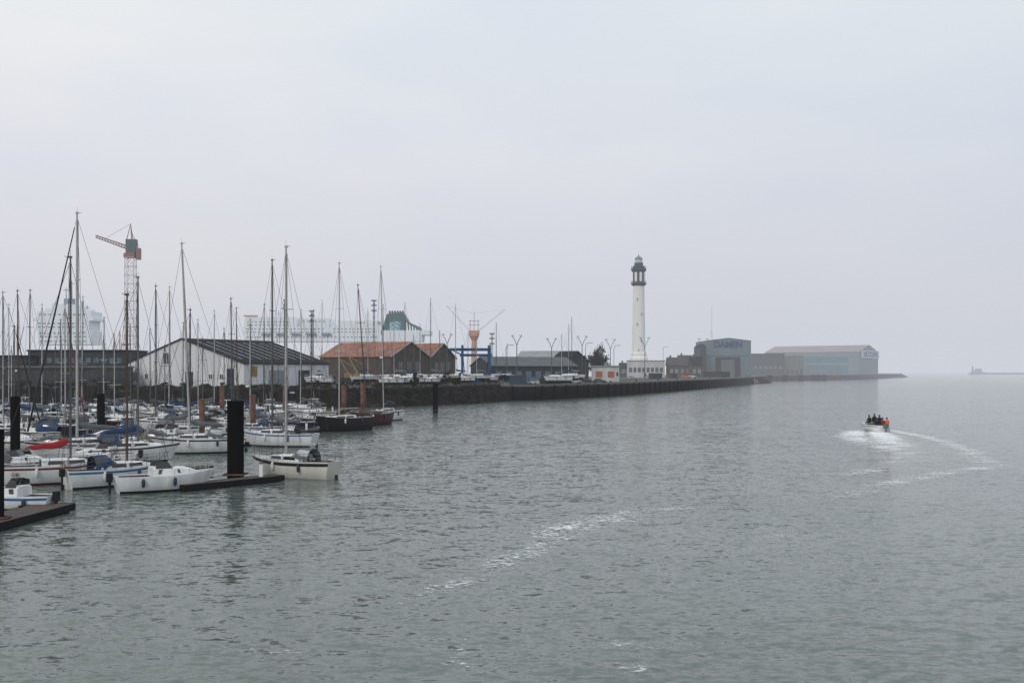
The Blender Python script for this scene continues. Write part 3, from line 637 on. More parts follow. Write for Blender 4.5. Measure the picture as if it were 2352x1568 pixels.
# lighthouse
d=560; o=thing('lighthouse','tall white round lighthouse with dark green lantern gallery','lighthouse',(X(1467,d),d,4))
def zz(py): return Z(py,d)-4
tw=MB(); tw.lathe([(4.0,zz(842)),(3.75,zz(815)),(3.55,zz(760)),(3.3,zz(700)),(3.15,zz(657))],32); t_=tw.build('tower',stone,o,smooth=True)
mb=MB(); mb.lathe([(5.0,zz(845)),(5.0,zz(822)),(4.4,zz(818)),(4.4,zz(811)),(3.9,zz(809))],8); mb.build('octagonal_base',stone,o)
mb=MB(); mb.lathe([(3.2,zz(657)),(4.3,zz(653)),(4.35,zz(650.5)),(3.6,zz(650)),(3.5,zz(624)),(4.2,zz(622)),(4.3,zz(617)),(3.4,zz(616)),(3.3,zz(612)),(2.6,zz(611)),(2.5,zz(604))],28); mb.build('gallery',lgreen,o)
for a in range(8):
    an=a*math.pi/4+.2; mb=MB()
    mb.loft([[(3.64*math.cos(an+q),3.64*math.sin(an+q),z) for z in (zz(648),zz(626))] for q in (-.2,-.1,0.0,.1,.2)],0,False,False); mb.build('pale_panel',stone,o)
for zc,rr in ((zz(650.5),4.3),(zz(617),4.25)):
    mb=MB()
    for a in range(24):
        an=a*math.pi/12; p=(rr*math.cos(an),rr*math.sin(an)); mb.tube((*p,zc-.1),(*p,zc+1.1),.06,.06,4); a2=an+math.pi/12; mb.tube((*p,zc+1.1),(rr*math.cos(a2),rr*math.sin(a2),zc+1.1),.06,.06,4)
    mb.build('balustrade',lgreen,o)
mb=MB(); mb.lathe([(2.1,zz(604)),(2.1,zz(596))],20); mb.build('lantern_glass',pm('lantern_glass',(.45,.48,.48),.2,.1,1),o)
mb=MB(); mb.lathe([(2.3,zz(596)),(2.2,zz(594.5)),(1.6,zz(591)),(.6,zz(589)),(.35,zz(588.5)),(.4,zz(587)),(.05,zz(585)),(.04,zz(581))],20); mb.build('dome',pm('dome_grey',(.15,.18,.18),.5,.2,1),o,smooth=True)
for py,an in ((688,-1.9),(722,-1.2),(745,-1.9),(782,-1.3),(805,-1.7)):
    rr=3.62 if py>740 else 3.32; z=zz(py); mb=MB(); c,s=math.cos(an),math.sin(an); mb.box(-.2,.2,-.35,.02,-.6,.6); w_=mb.build('window',greym,t_); w_.location=(rr*c,rr*s,z); w_.rotation_euler=(0,0,an+math.pi/2)
for an in (-1.9,-1.3,-.7): 
    mb=MB(); mb.box(-.45,.45,-.1,.05,-.7,.7); w_=mb.build('window',glassd,o); w_.location=(4.75*math.cos(an),4.75*math.sin(an),zz(833)); w_.rotation_euler=(0,0,an+math.pi/2)
o,W,t=flat('keepers_house','white keepers building at the foot of the lighthouse',(X(1440,552),552),(X(1527,549),549),12,Z(829,550),wallg,lgrey,cat='house')
for u in range(8): opening(o,'window',glassd,1.3+u*2.4,2.7+u*2.4,3.0,5.4,frame=lgrey)
opening(o,'door',dgreym,9.3,10.6,0,2.5)
# shipyard hall
d=610; o,W,e,r,ro=gable('shipyard_hall','tall grey gabled shipyard hall with big sliding door',(X(1622,d),d),(X(1725,d),d),34,Z(783,d),Z(776.5,d),hallm,dgreym,ov=.2)
opening(o,'door_surround',pm('door_recess',(.02,.028,.032),.7,.2,.2),5.6,21.0,0,12.0); opening(o,'sliding_door',pm('door_grey',(.12,.135,.135),.6,.2,.2,streak=True),9.0,17.4,0,10.4,y=-.1)
opening(o,'door_frame_rail',dgreym,1,26,12.6,12.9)
text_mesh('DAMEN','lettering',5.3,paintb,o,(W/2-.3,-.15,Z(791.5,d)-4),(math.pi/2,0,0),.06,.24,.95)
o,W,e,r,ro=gable('workshop','low grey workshop beside the shipyard hall',(X(1608,600),600),(X(1621.5,600),600),20,Z(797,600),Z(790,600),dgreym,slate,ov=.1)
o,W,t=flat('workshop','low dark workshop with flat roof',(X(1727,828),828),(X(1802,830),830),20,Z(813,830),dgreym,slate)
for k in range(6): opening(o,'window',greym,2+k*4.2,4.4+k*4.2,5,7.5)
o,W,t=flat('workshop','grey-brown workshop with flat roof and doors',(X(1802,838),838),(X(1846,838),838),18,Z(817,838),pm('brown_grey_cladding',(.11,.115,.10),.7,.2,.2),lgrey)
for k in range(4): opening(o,'door',dgreym,1.5+k*3.8,4+k*3.8,0,4.5)
A=(254.5,1003);B=(329,943); o,W,e,r,ro=gable('warehouse','huge pale warehouse with pinkish roof and signboard',A,B,52,25.5,32.2,pm('pale_blue_cladding',(.11,.18,.20),.6,.12,.1,streak=True),pinkr,par=True,ov=.3,cat='warehouse')
sgo=thing('building_sign','white signboard with blue lettering on a warehouse gable','sign',(329,943,4),math.atan2(52*.774,52*.633)+0)
mb=MB(); mb.box(4,51,-.9,-.5,15.5,22.8); mb.build('board',pm('sign_white',(.52,.58,.61),.6,.12,.3),sgo); text_mesh('NICODEME','lettering',7.0,paintt,sgo,(27.5,-1.0,19.1),(math.pi/2,0,0),.05,.32,1.05)
o,W,t=flat('workshop','low teal clad workshop hall',(258,886),(304,900),14,Z(820,890),tealm,lgrey)
for k in range(5): opening(o,'door',greym,3+k*8,8+k*8,0,7)
opening(o,'stripe_band',lgrey,0.3,W-.3,9,10.4)
# breakwater
mb=MB(); dd=1900; 
rk=[]
for i in range(13):
    x=X(2226+i*3.4,dd); hgt=[.2,2,4,6,6.5,6,6,5,4.5,4,3.4,3,2.6][i]+R(); rk.append([(x,dd-12,-.5),(x,dd-5,hgt),(x,dd+5,hgt),(x,dd+12,-.5)])
for i in range(30):
    x=X(2270+i*8,dd); rk.append([(x,dd-8,-.5),(x,dd-4,3.0+.3*R()),(x,dd+4,3.0+.3*R()),(x,dd+8,-.5)])
mb.loft(rk); bw=mb.build('breakwater',slate); bw['label']='low stone breakwater at the harbour mouth'; bw['category']='breakwater'
o=thing('beacon','small beacon tower on the breakwater head','beacon',(X(2234,dd),dd,4))
mb=MB(); mb.lathe([(2,0),(1.4,8),(2.0,8.2),(2.0,8.8),(1.1,8.9),(1.1,11),(.1,12.5)],12); mb.build('tower',slate,o); mb=MB(); mb.box(6,16,-3,3,1,7); mb.build('hut',dgreym,o)
# ---------------------------------------------------------------- ships, cranes
d=600; o=thing('ferry','large white ferry with green funnel','ferry',(X(568,d),d,0)); s=d/F
def sx(px): return X(px,d)-X(568,d)
mb=MB(); mb.loft([[(x,-11*w_,-1),(x,-12*w_,17),(x,12*w_,17),(x,11*w_,-1)] for x,w_ in ((-6,.05),(2,.5),(14,1),(100,1),(sx(1000),.95))]); mb.build('hull',shipw,o)
su=MB()
for a,c,p0,p1 in ((574,972,785,770),(570,768,770,752),(572,690,752,735),(574,600,735,727),(600,686,735,730),(700,762,752,733),(768,882,770,748),(782,872,748,738),(880,990,770,760)):
    su.box(sx(a),sx(c),-10.5,10.5,Z(p0,d)+.01,Z(p1,d))
sup=su.build('superstructure',shipw,o)
for j,(a,c,py) in enumerate(((578,684,741),(578,684,748),(576,764,757),(576,764,764),(578,878,775),(772,878,757),(772,878,764),(704,758,740))):
    n=int((c-a)/9)
    w_=MB()
    for i in range(n): w_.box(sx(a+i*9),sx(a+i*9+4.5),-10.6,-10.52,Z(py+1.2,d),Z(py-1.2,d))
    w_.build('window_row',shipwin,sup)
mb=MB(); mb.box(sx(570),sx(602),-10.7,-10,Z(729,d),Z(726,d)); mb.build('orange_band',craneor,sup)
fn=MB(); 
fn.loft([[(sx(a),y,Z(p,d)) for a,p in ((882,768),(972,768),(966,752),(940,740),(928,719),(892,722),(886,740))] for y in (-7,7)]); fo=fn.build('funnel',fgreen,o)
for k in range(6):
    mb=MB(); mb.tube((sx(896+k*6),0,Z(721,d)),(sx(896+k*6)-.3,0,Z(714,d)),.6,.6,8); mb.build('exhaust_pipe',dgreym,fo)
for k in range(5):
    mb=MB(); x=sx(937+k*6.5); p1=742+k*4; mb.quad([(x,-7.1,Z(767,d)),(x+.9,-7.1,Z(767,d)),(x+.3,-7.1,Z(p1,d)),(x-.3,-7.1,Z(p1,d))]); mb.build('vent',shipw,fo)
mb=MB(); mb.quad([(sx(896),-7.08,Z(765,d)),(sx(922),-7.08,Z(762,d)),(sx(924),-7.08,Z(740,d)),(sx(898),-7.08,Z(741,d))]); em_=mb.build('emblem_panel',fblue,fo)
mb=MB()
for cx,cy in ((905,748),(914,745),(912,754)):
    for k in range(14):
        a,a2=2*math.pi*k/16,2*math.pi*(k+1)/16; rr=1.1; c0=Vector((sx(cx),-7.15,Z(cy,d)))
        mb.tube(c0+Vector((rr*math.cos(a),0,rr*math.sin(a))),c0+Vector((rr*math.cos(a2),0,rr*math.sin(a2))),.36,.36,4)
mb.tube((sx(899),-7.15,Z(761,d)),(sx(906),-7.15,Z(752,d)),.36,.36,4); mb.build('emblem',emw,em_)
for k in range(5):
    mb=MB(); x=sx(610+k*34); mb.loft([[(x+q,-11.2+.9*math.cos(a),Z(768,d)+.9*math.sin(a)*w_) for a in [math.pi*2*j/8 for j in range(8)]] for q,w_ in ((0,.3),(1,1),(5,1),(6,.3))]); mb.build('lifeboat',shipwin,o)
mb=MB(); mb.tube((sx(640),0,Z(730,d)),(sx(640),0,Z(712,d)),.3,.15,5); mb.tube((sx(636),0,Z(720,d)),(sx(646),0,Z(720,d)),.2,.2,4); mb.build('radar_mast',shipwin,o)
d=590; o=thing('cargo_ship','white and grey ship superstructure with radar masts','ship',(X(90,d),d,0))
def sx(px): return X(px,d)-X(90,d)
mb=MB(); mb.loft([[(x,-9*w_,-1),(x,-10*w_,z),(x,10*w_,z),(x,9*w_,-1)] for x,w_,z in ((sx(40),.1,17),(sx(70),1,16),(sx(290),1,15),(sx(310),.6,15))]); mb.build('hull',greym,o)
su=MB()
for a,c,p0,p1 in ((102,222,792,762),(98,218,762,738),(90,228,738,732),(100,222,732,717),(118,206,717,710),(132,178,710,700)): su.box(sx(a),sx(c),-8,8,Z(p0,d)+.01,Z(p1,d))
sup=su.build('superstructure',shipw,o)
for a,c,py in ((106,216,784),(106,216,774),(104,214,766),(102,214,752),(102,214,744),(104,218,724)):
    w_=MB(); n=int((c-a)/11)
    for i in range(n): w_.box(sx(a+i*11),sx(a+i*11+5.5),-8.1,-8.02,Z(py+1.7,d),Z(py-1.7,d))
    w_.build('window_row',shipwin,sup)
shipbg=pm('ship_blue_grey',(.16,.22,.27),.6,.1,.3)
mb=MB(); mb.loft([[(sx(150)+q,-2+w_,z) for q,w_ in ((0,0),(5,0),(5,4),(0,4))] for z in (Z(705,d),Z(686,d))]); mb.build('funnel',shipbg,o)
for px,t in ((152,660),(165,645),(128,692),(200,700)):
    mb=MB()
    mb.tube((sx(px),0,Z(712,d)),(sx(px),0,Z(t,d)),.45,.2,5); mb.tube((sx(px-6),0,Z(t+6,d)),(sx(px+6),0,Z(t+6,d)),.22,.22,4)
    mb.build('radar_mast',shipbg,o)
for px,t in ((40,745),(262,765),(275,760)):
    mb=MB(); mb.tube((sx(px),0,14),(sx(px),0,Z(t,d)),.5,.35,6); mb.tube((sx(px),0,18),(sx(px)+4,0,Z(t+4,d)),.3,.2,5); mb.build('deck_crane',craneor,o)
def lattice(mb,x0,z0,z1,w0,w1,bays,r=.14,m=0):
    for i in range(bays):
        za,zb=z0+(z1-z0)*i/bays,z0+(z1-z0)*(i+1)/bays; wa,wb=w0+(w1-w0)*i/bays,w0+(w1-w0)*(i+1)/bays
        ca=[(x0+sx_*wa/2,sy*wa/2,za) for sx_,sy in ((-1,-1),(1,-1),(1,1),(-1,1))]; cb=[(x0+sx_*wb/2,sy*wb/2,zb) for sx_,sy in ((-1,-1),(1,-1),(1,1),(-1,1))]
        for k in range(4):
            mb.tube(ca[k],cb[k],r*1.3,r*1.3,4,m); mb.tube(cb[k],cb[(k+1)%4],r,r,4,m)
            mb.tube(ca[k],cb[(k+1)%4],r*.8,r*.8,4,m); mb.tube(ca[(k+1)%4],cb[k],r*.8,r*.8,4,m)
d=470; o=thing('tower_crane','tall red and pale lattice tower crane with short jib','crane',(X(300,d),d,4)); s=d/F
ccab=pm('crane_cab_green_grey',(.07,.11,.11),.6,.2,1)
mb=MB(); lattice(mb,0,0,Z(592,d)-4,4.8,4.0,14,.11); mb.build('tower',cranewh,o)
mb=MB(); mb.box(-2.6,2.4,-2,2,Z(592,d)-4,Z(582,d)-4); mb.box(-1.8,2.8,-1.6,1.6,Z(582,d)-3.99,Z(550,d)-4,1); mb.box(3.1,4.5,-1.5,1.5,Z(596,d)-4,Z(570,d)-4,0); mb.box(2.7,3.2,-.5,.5,Z(578,d)-4,Z(572,d)-4,0); mb.build('machinery_house',[cranered,ccab],o)
mb=MB(); a=Vector((-1,0,Z(570,d)-4)); c=Vector((-68*s,-6,Z(547,d)-4))
for q in ((0,-.8,-.6),(0,.8,-.6),(0,0,.9)): mb.tube(a+Vector(q),c+Vector(q)*.6,.28,.2,4)
for i in range(12):
    f,f2=i/12,(i+1)/12; p=a.lerp(c,f); p2=a.lerp(c,f2); mb.tube(p+Vector((0,-.8,-.6)),p2+Vector((0,0,.9)),.15,.15,4); mb.tube(p+Vector((0,0,.9)),p2+Vector((0,.8,-.6)),.15,.15,4)
mb.build('jib',cranered,o)
mb=MB(); ap=Vector((0,0,Z(514,d)-4)); 
for q in ((-1.5,-1),(1.5,-1),(0,1.2)): mb.tube((q[0],q[1],Z(552,d)-4),ap,.22,.12,4)
mb.tube((0,0,Z(530,d)-4),(4,0,Z(566,d)-4),.1,.1,4); mb.tube(ap,c*.75+a*.25,.07,.07,4); mb.build('apex_frame',cranered,o)
d=540; o=thing('harbour_crane','orange slewing harbour crane with two lattice jibs','crane',(X(1089,d),d,4))
mb=MB(); mb.lathe([(2.4,0),(1.9,4),(1.7,6),(1.4,Z(782,d)-4),(2.8,Z(771,d)-4),(2.7,Z(767,d)-4)],12)
mb.box(-2.9,2.9,-2.3,2.3,Z(767,d)-3.99,Z(759,d)-4); mb.build('pedestal',craneor,o)
cpk=pm('crane_hazed_pink',(.42,.32,.31),.6,.2,1)  # pale pink of jibs and frame has distance haze mixed in
mb=MB()
for px in (1080,1089,1098): mb.tube((X(px,d)-X(1089,d),0,Z(759,d)-4),(X(px,d)-X(1089,d),0,Z(716 if px==1089 else 734,d)-4),.22,.14,5)
mb.tube((-3,0,Z(737,d)-4),(3,0,Z(737,d)-4),.16,.16,4); mb.tube((-3.2,0,Z(746,d)-4),(3.2,0,Z(746,d)-4),.16,.16,4); mb.build('a_frame',cpk,o)
for sgn,px,py in ((-1,1025,702),(1,1160,711)):
    mb=MB(); a=Vector((sgn*2,0,Z(761,d)-4)); c=Vector((X(px,d)-X(1089,d),0,Z(py,d)-4))
    for q in ((0,-.4,-.3),(0,.4,-.3),(0,0,.45)): mb.tube(a+Vector(q),c+Vector(q)*.4,.06,.045,4)
    for i in range(16):
        p=a.lerp(c,i/16);p2=a.lerp(c,(i+1)/16); mb.tube(p+Vector((0,0,.45)),p2+Vector((0,-.35,-.3)),.035,.035,4)
    mb.tube((0,0,Z(720,d)-4),c,.035,.035,4); mb.build('jib',cpk,o)
# travel lift
d=300; o=thing('travel_lift','blue wheeled boat travel lift on the quay','boat lift',(X(1033,d),d,4),.05); Wd=X(1132,d)-X(1033,d); ht=Z(800,d)-4
mb=MB()
for x in (3.8,Wd-1.0):
    for y in (0,8): mb.box(x-.4,x+.4,y-.4,y+.4,.9,ht)
    mb.box(x-.35,x+.35,-1,9,ht+.003,ht+1.0); mb.box(x-.45,x+.45,-.8,8.8,.9,1.6)
mb.box(-.2,Wd-1.4,8.4,9.0,ht-.6,ht+.3); mb.box(3,Wd,7.6,8.3,ht-2.3,ht-1.5); mb.tube((0,8,ht),(4,8,ht-2),.2,.2,4); mb.build('frame',lift,o)
for x in (3.8,Wd-1.0):
    for y in (0,8):
        wh=MB(); wh.tube((x-.35,y,.75),(x+.35,y,.75),.75,.75,14); wh.build('wheel',tyre,o)
for y in (2,6):
    mb=MB(); mb.path([(3.8,y,ht),(4.6,y,2.6),(Wd/2+1.3,y,1.9),(Wd-1.8,y,2.6),(Wd-1,y,ht)],.08,4)
    mb.build('sling',dark,o)
mb=MB(); mb.box(Wd-2.4,Wd-1.4,-.9,.6,1.6,3.6); mb.build('operator_cab',glassd,o)
# boats in the yard
GY='boats laid up ashore in the boatyard'
yard=[(720,262,712,150,9),(845,258,710,20,8),(880,262,700,190,8),(905,250,736,170,9),(930,280,697,200,9),(965,285,745,20,8),(989,276,687,160,9),(1046,292,700,190,9),(1010,270,760,10,8),(1095,292,770,200,7.5),
      (1140,310,742,10,8),(1306,318,745,170,9),(1313,335,730,190,8),(1290,290,768,178,9),(1165,330,790,20,7),(740,300,690,10,8),(950,310,770,190,7),(1075,320,765,20,7)]
for i,(px,dd,top,hd,L) in enumerate(yard):
    o=sailboat(px,0,top,hd+random.uniform(-10,10),L,[white,white,navy,cream][i%4],[navy,cyan,white][i%3],[greyc,blue,None][i%3],None,None,0,mm=[adark,alu][i%2],d=dd,z0=5.5,group=GY,boot=[redhull,antif,navy][i%3],label='sailboat laid up on a steel cradle ashore',fb=1.0)
    mb=MB()
    for x in (-2.4,0,2.0):
        for sg in (1,-1): mb.tube((x,sg*1.5,-1.5),(x,sg*.9,.3),.09,.09,5)
        mb.tube((x,-1.5,-1.4),(x,1.5,-1.4),.09,.09,5)
    mb.box(-1.4,1.0,-.12,.12,-1.4,-.4); mb.build('cradle',[lift,rust,dgreym][i%3],o)
for px,dd,hd,L in ((735,250,170,8),(925,246,10,8.5),(955,262,160,7),(900,240,185,6.5),(1120,300,5,6.5),(1285,283,182,8.5),(1070,285,190,6),(985,255,10,6)):
    o=motorboat(px,0,hd,L,d=dd,z0=4.9,group=GY,label='white motorboat laid up on a trailer ashore')
    mb=MB(); mb.box(-2.4,2.4,-.7,-.55,-.6,-.35); mb.box(-2.4,2.4,.55,.7,-.6,-.35); mb.box(-1,-.8,-1,1,-.62,-.4); mb.tube((2.2,0,-.5),(3.6,0,-.6),.08,.08,5)
    for sg in (1,-1): mb.tube((-.9,sg*1.0,-.6),(-.9,sg*1.2,-.6),.3,.3,10)
    mb.build('trailer',dgreym,o)
def ylamp(px,d,top,label='grey street lamp with two upswept arms'):
    o=thing('street_lamp',label,'street lamp',(X(px,d),d,4),0,'twin-arm street lamps along the quay'); zt=Z(top,d)-4; zf=zt-2.9*d/300
    mb=MB(); mb.tube((0,0,0),(0,0,zf),.17,.12,8); mb.build('pole',lampm,o)
    for sg in (1,-1):
        k=d/300; mb=MB(); mb.path([(0,0,zf),(sg*.45*k,0,zf+1.3*k),(sg*1.0*k,0,zf+2.3*k),(sg*1.5*k,0,zf+2.9*k)],.1,5); a=mb.build('arm',lampm,o)
        mb=MB(); mb.box(min(sg*.7*k,sg*1.6*k),max(sg*.7*k,sg*1.6*k),-.15,.15,zf+2.9*k,zf+3.05*k); mb.build('lamp_head',lampm,a)
for px,d,top in ((1027,312,768),(1187,300,771),(1267,330,778),(1337,352,773),(1402,400,780),(1481,440,776),(1615,500,779)): ylamp(px,d,top)
def curvel(px,d,top):
    o=thing('street_lamp','slender street lamp with one curved arm','street lamp',(X(px,d),d,4),0,'curved street lamps along the quay'); zt=Z(top,d)-4
    mb=MB(); mb.path([(0,0,0),(0,0,zt-1.5),(.3,0,zt-.4),(1,0,zt),(2.2,0,zt)],.1,6); mb.build('pole',lampm,o); mb=MB(); mb.box(1.9,2.9,-.15,.15,zt-.12,zt+.1); mb.build('lamp_head',lgrey,o)
for px,d,top in ((1345,380,787),(1410,420,793),(1523,540,796),(1162,360,792)): curvel(px,d,top)
def mastlight(px,d,top):
    o=thing('floodlight_mast','tall steel floodlight mast','floodlight mast',(X(px,d),d,4),0,'floodlight masts behind the sheds'); zt=Z(top,d)-4
    mb=MB(); lattice(mb,0,0,zt,1.0,.7,12,.06); mb.build('mast',lampm,o)
    for z in (zt,zt-2.4,zt-5): 
        mb=MB(); mb.box(-1.3,1.3,-.4,.4,z+.1,z+.7); mb.build('lamp_bank',lampm,o)
for px,d,top in ((859,500,692),(716,500,716),(1130,500,768)): mastlight(px,d,top)
o=thing('antenna_mast','thin guyed antenna mast behind a hall','antenna',(X(1635,640),640,4)); mb=MB(); mb.tube((0,0,0),(0,0,Z(703,640)-4),.14,.06,5); mb.build('pole',lampm,o)
for q in ((5,8,0),(-6,6,0)):
    mb=MB(); mb.tube((0,0,30),q,.03,.03,4); mb.build('guy_wire',wirem,o)
def car(px,d,hd,mat,label):
    o=thing('parked_car',label,'car',(X(px,d),d,4.0),math.radians(hd),'cars parked along the quay')
    mb=MB(); pr=[(-2.1,.35),(-2.15,.8),(-1.9,.95),(-.2,1.0),(1.1,.95),(2.0,.75),(2.15,.4)]
    mb.loft([[(x,y,z) for x,z in pr] for y in (-.85,.85)]); b_=mb.build('body',mat,o)
    mb=MB(); mb.loft([[(-1.9,-.76,.96),(1.0,-.76,.96),(1.0,.76,.96),(-1.9,.76,.96)],[(-1.5,-.62,1.42),(.3,-.62,1.42),(.3,.62,1.42),(-1.5,.62,1.42)]]); mb.build('window',glassd,o)
    mb=MB(); mb.box(-1.5,.3,-.63,.63,1.425,1.47); mb.build('roof',mat,o)
    for x in (-1.35,1.35):
        for y in (-.88,.68): mb=MB(); mb.tube((x,y,.33),(x,y+.2,.33),.33,.33,12); mb.build('wheel',tyre,o)
cgreen=pm('car_green',(.03,.07,.06),.35,.1,2); csil=pm('car_silver',(.4,.41,.42),.35,.1,2); cdk=pm('car_dark',(.03,.03,.035),.3,.1,2)
for px,d,hd,mt_,lb in ((1377,305,5,cgreen,'dark green'),(1345,318,8,cdk,'black'),(1490,470,60,csil,'silver'),(1505,490,60,cdk,'black'),(1540,500,50,redp,'red'),(1220,272,170,csil,'silver'),(1450,430,60,csil,'silver'),(1590,530,10,white,'white'),(1660,585,10,cdk,'black'),(1575,525,10,orange,'orange'),(1320,300,20,csil,'silver'),(1640,590,10,csil,'silver')): car(px,d,hd,mt_,lb+' car parked on the quay')
def container(px,d,hd,L,mat,label,hh=2.6):
    o=thing('shipping_container',label,'container',(X(px,d),d,4.05),math.radians(hd),'steel containers on the quay')
    mb=MB(); mb.box(0,L,0,2.4,0,hh)
    n=int(L/.5)
    for k in range(n): mb.box(k*.5+.12,k*.5+.35,-.05,.01,.15,hh-.15)
    mb.build('body',mat,o); mb=MB(); mb.box(L+.01,L+.05,.15,2.25,.15,hh-.15); mb.build('door',mat,o)
container(1170,270,0,4.6,pm('container_navy',(.03,.055,.085),.6,.3,1),'dark blue steel container on the quay'); container(1215,272,5,2.2,cyan,'small bright blue container on the quay',2.0)
container(1240,284,0,6,dgreym,'dark grey container on the quay',1.8); container(1500,455,50,8,dgreym,'dark grey container by the quay edge'); container(1545,490,55,5,brownr,'brown container by the quay edge')
container(1605,560,5,18,black,'long black steel container row by the quay',3.2); container(1600,566,5,2.5,orange,'orange steel container by the quay',3.6); container(1040,300,10,6,greym,'grey container in the boatyard'); container(860,262,10,5,pm('container_red',(.18,.04,.03),.7,.3,1),'red container in the boatyard')
for px,d,top in ((822,262,818),(800,285,824)):
    o=thing('mobile_crane','yellow mobile crane with raised jib in the boatyard','crane',(X(px,d),d,4)); zt=Z(top,d)-4
    mb=MB(); mb.box(-2.5,2.5,-1.2,1.2,.8,1.9); mb.build('chassis',dgreym,o); mb=MB(); mb.box(-1.0,1.0,-.8,.8,1.91,3.2); mb.build('cab',craneye,o)
    mb=MB(); mb.tube((0,0,3),(-2.5,0,zt),.2,.12,5); mb.tube((-2.5,0,zt),(1.5,0,zt-2.2),.1,.08,5); mb.build('jib',craneye,o)
    for x in (-1.7,0,1.7):
        for y in (-1.4,1.1): mb=MB(); mb.tube((x,y,.5),(x,y+.3,.5),.5,.5,12); mb.build('wheel',tyre,o)
for px,d in ((1768,690),(1802,715),(1838,735),(1868,745),(1880,748),(1893,752)):
    o=thing('mooring_dolphin','dark timber mooring dolphin standing in the water','mooring dolphin',(X(px,d),d,0),0,'timber dolphins off the shore'); mb=MB()
    for a in range(5): c,s_=math.cos(a*1.257),math.sin(a*1.257); mb.tube((c*1.7,s_*1.7,-1),(c*1.1,s_*1.1,4.6),.3,.3,6)
    mb.build('timber_piles',pilem,o); mb=MB(); mb.box(-1.8,1.8,-1.8,1.8,3.6,4.3); mb.build('cap',pilem,o)
# vegetation
def leaves(mb,c,rad,n,size,ms=3):
    cl=[(Vector((random.gauss(0,.5),random.gauss(0,.5),random.gauss(0,.42))),random.uniform(.22,.42),random.randrange(ms)) for _ in range(max(6,n//60))]
    for _ in range(n):
        q,rr,m=random.choice(cl); p=q+Vector((random.gauss(0,1),random.gauss(0,1),random.gauss(0,1)))*rr*.5
        if p.z<-.95: p.z=-.9*R()
        p=Vector(c)+Vector((p.x*rad[0],p.y*rad[1],p.z*rad[2])); u=Vector((R()-.5,R()-.5,R()-.5)).normalized(); v=u.cross(Vector((R()-.5,R()-.5,R()-.5))).normalized()
        s=size*random.uniform(.6,1.3); mb.quad([p-u*s,p-v*s*.6,p+u*s,p+v*s*.6],m if R()<.8 else random.randrange(ms))
def tree(px,d,top,wid,n=2600):
    o=thing('tree','small roundish tree with thin trunk on the quay','tree',(X(px,d),d,4)); ht=Z(top,d)-4
    mb=MB(); mb.tube((0,0,-.1),(.1,0,ht*.45),.28,.18,8); 
    for k in range(7): a=k*.9; mb.tube((.1,0,ht*(.35+.03*k)),(math.cos(a)*wid*.3,math.sin(a)*wid*.3,ht*(.6+.04*k)),.12,.04,5)
    mb.build('trunk',bark,o); mb=MB(); leaves(mb,(0,0,ht*.62),(wid*.5,wid*.5,ht*.40),n,.35); mb.build('crown',[leafa,leafb,leafb],o)
tree(1377,430,800,7.5); tree(1362,440,812,5,1400)
def bush(px,d,w_,h_,n=700,z=3.8,dry=0):
    o=thing('bush','low scrubby bush on the bank','bush',(X(px,d),d,z),0,'bushes growing along the bank')
    mb=MB(); leaves(mb,(0,0,h_*.45),(w_*.5,1.5,h_*.5),n,.22); mb.build('foliage',[leafa,leafb if not dry else leafc,leafa],o)
    mb=MB()
    for k in range(5): mb.tube((0,0,-.3),((R()-.5)*w_*.6,(R()-.5),h_*.6),.05,.02,4)
    mb.build('stems',bark,o)
for px,d,w_,h_ in ((1010,262,3,3.4),(1030,268,4,4),(1048,270,3,3),(955,240,3,4),(600,215,5,1.5),(640,216,4,1.2),(560,214,5,1.4),(510,212,4,1.6),(470,212,5,1.3),(420,211,4,1.6),(375,210,5,1.6),(335,209,5,1.3),(290,208,5,2),(240,207,6,2),(200,207,6,1.6),(150,206,6,2),(90,205,6,1.8),(40,205,6,2),(690,217,4,1.3),(740,222,4,1.6),(790,226,3,1.5),(870,232,3,1.6)):
    bush(px,d+1.5,w_,h_,600,dry=int(px)%3==0)
mb=MB()
for (x0,y0),(x1,y1) in zip(bank[1:-1],bank[2:]):
    for _ in range(int(math.hypot(x1-x0,y1-y0)*28)):
        f=R(); x=x0+(x1-x0)*f; y=y0+(y1-y0)*f+random.uniform(-.8,3.5); s=random.uniform(.25,.75); a=R()*3.14
        mb.quad([(x-.08*math.cos(a),y-.08*math.sin(a),3.9),(x+.08*math.cos(a),y+.08*math.sin(a),3.9),(x+(R()-.5)*.4,y+(R()-.5)*.4,4+s)],0 if R()<.6 else 1)
struct(mb.build('grass',[leafa,leafc]),'stuff','rough grass along the top of the bank','grass')
for k in range(14):
    seg=quay[1:]; t_=k/13*4.6; i=min(4,int(t_)); q0,q1=seg[i],seg[min(5,i+1)]; x=q0[0]+(q1[0]-q0[0])*(t_-i)-1.2; y=q0[1]+(q1[1]-q0[1])*(t_-i)+.6
    o=thing('bollard','cast iron mooring bollard on the quay edge','bollard',(x,y,4.0),0,'mooring bollards on the quay'); mb=MB(); mb.lathe([(.35,0),(.22,.1),(.2,.5),(.34,.6),(.3,.72),(.05,.78)],10); mb.build('body',dark,o)
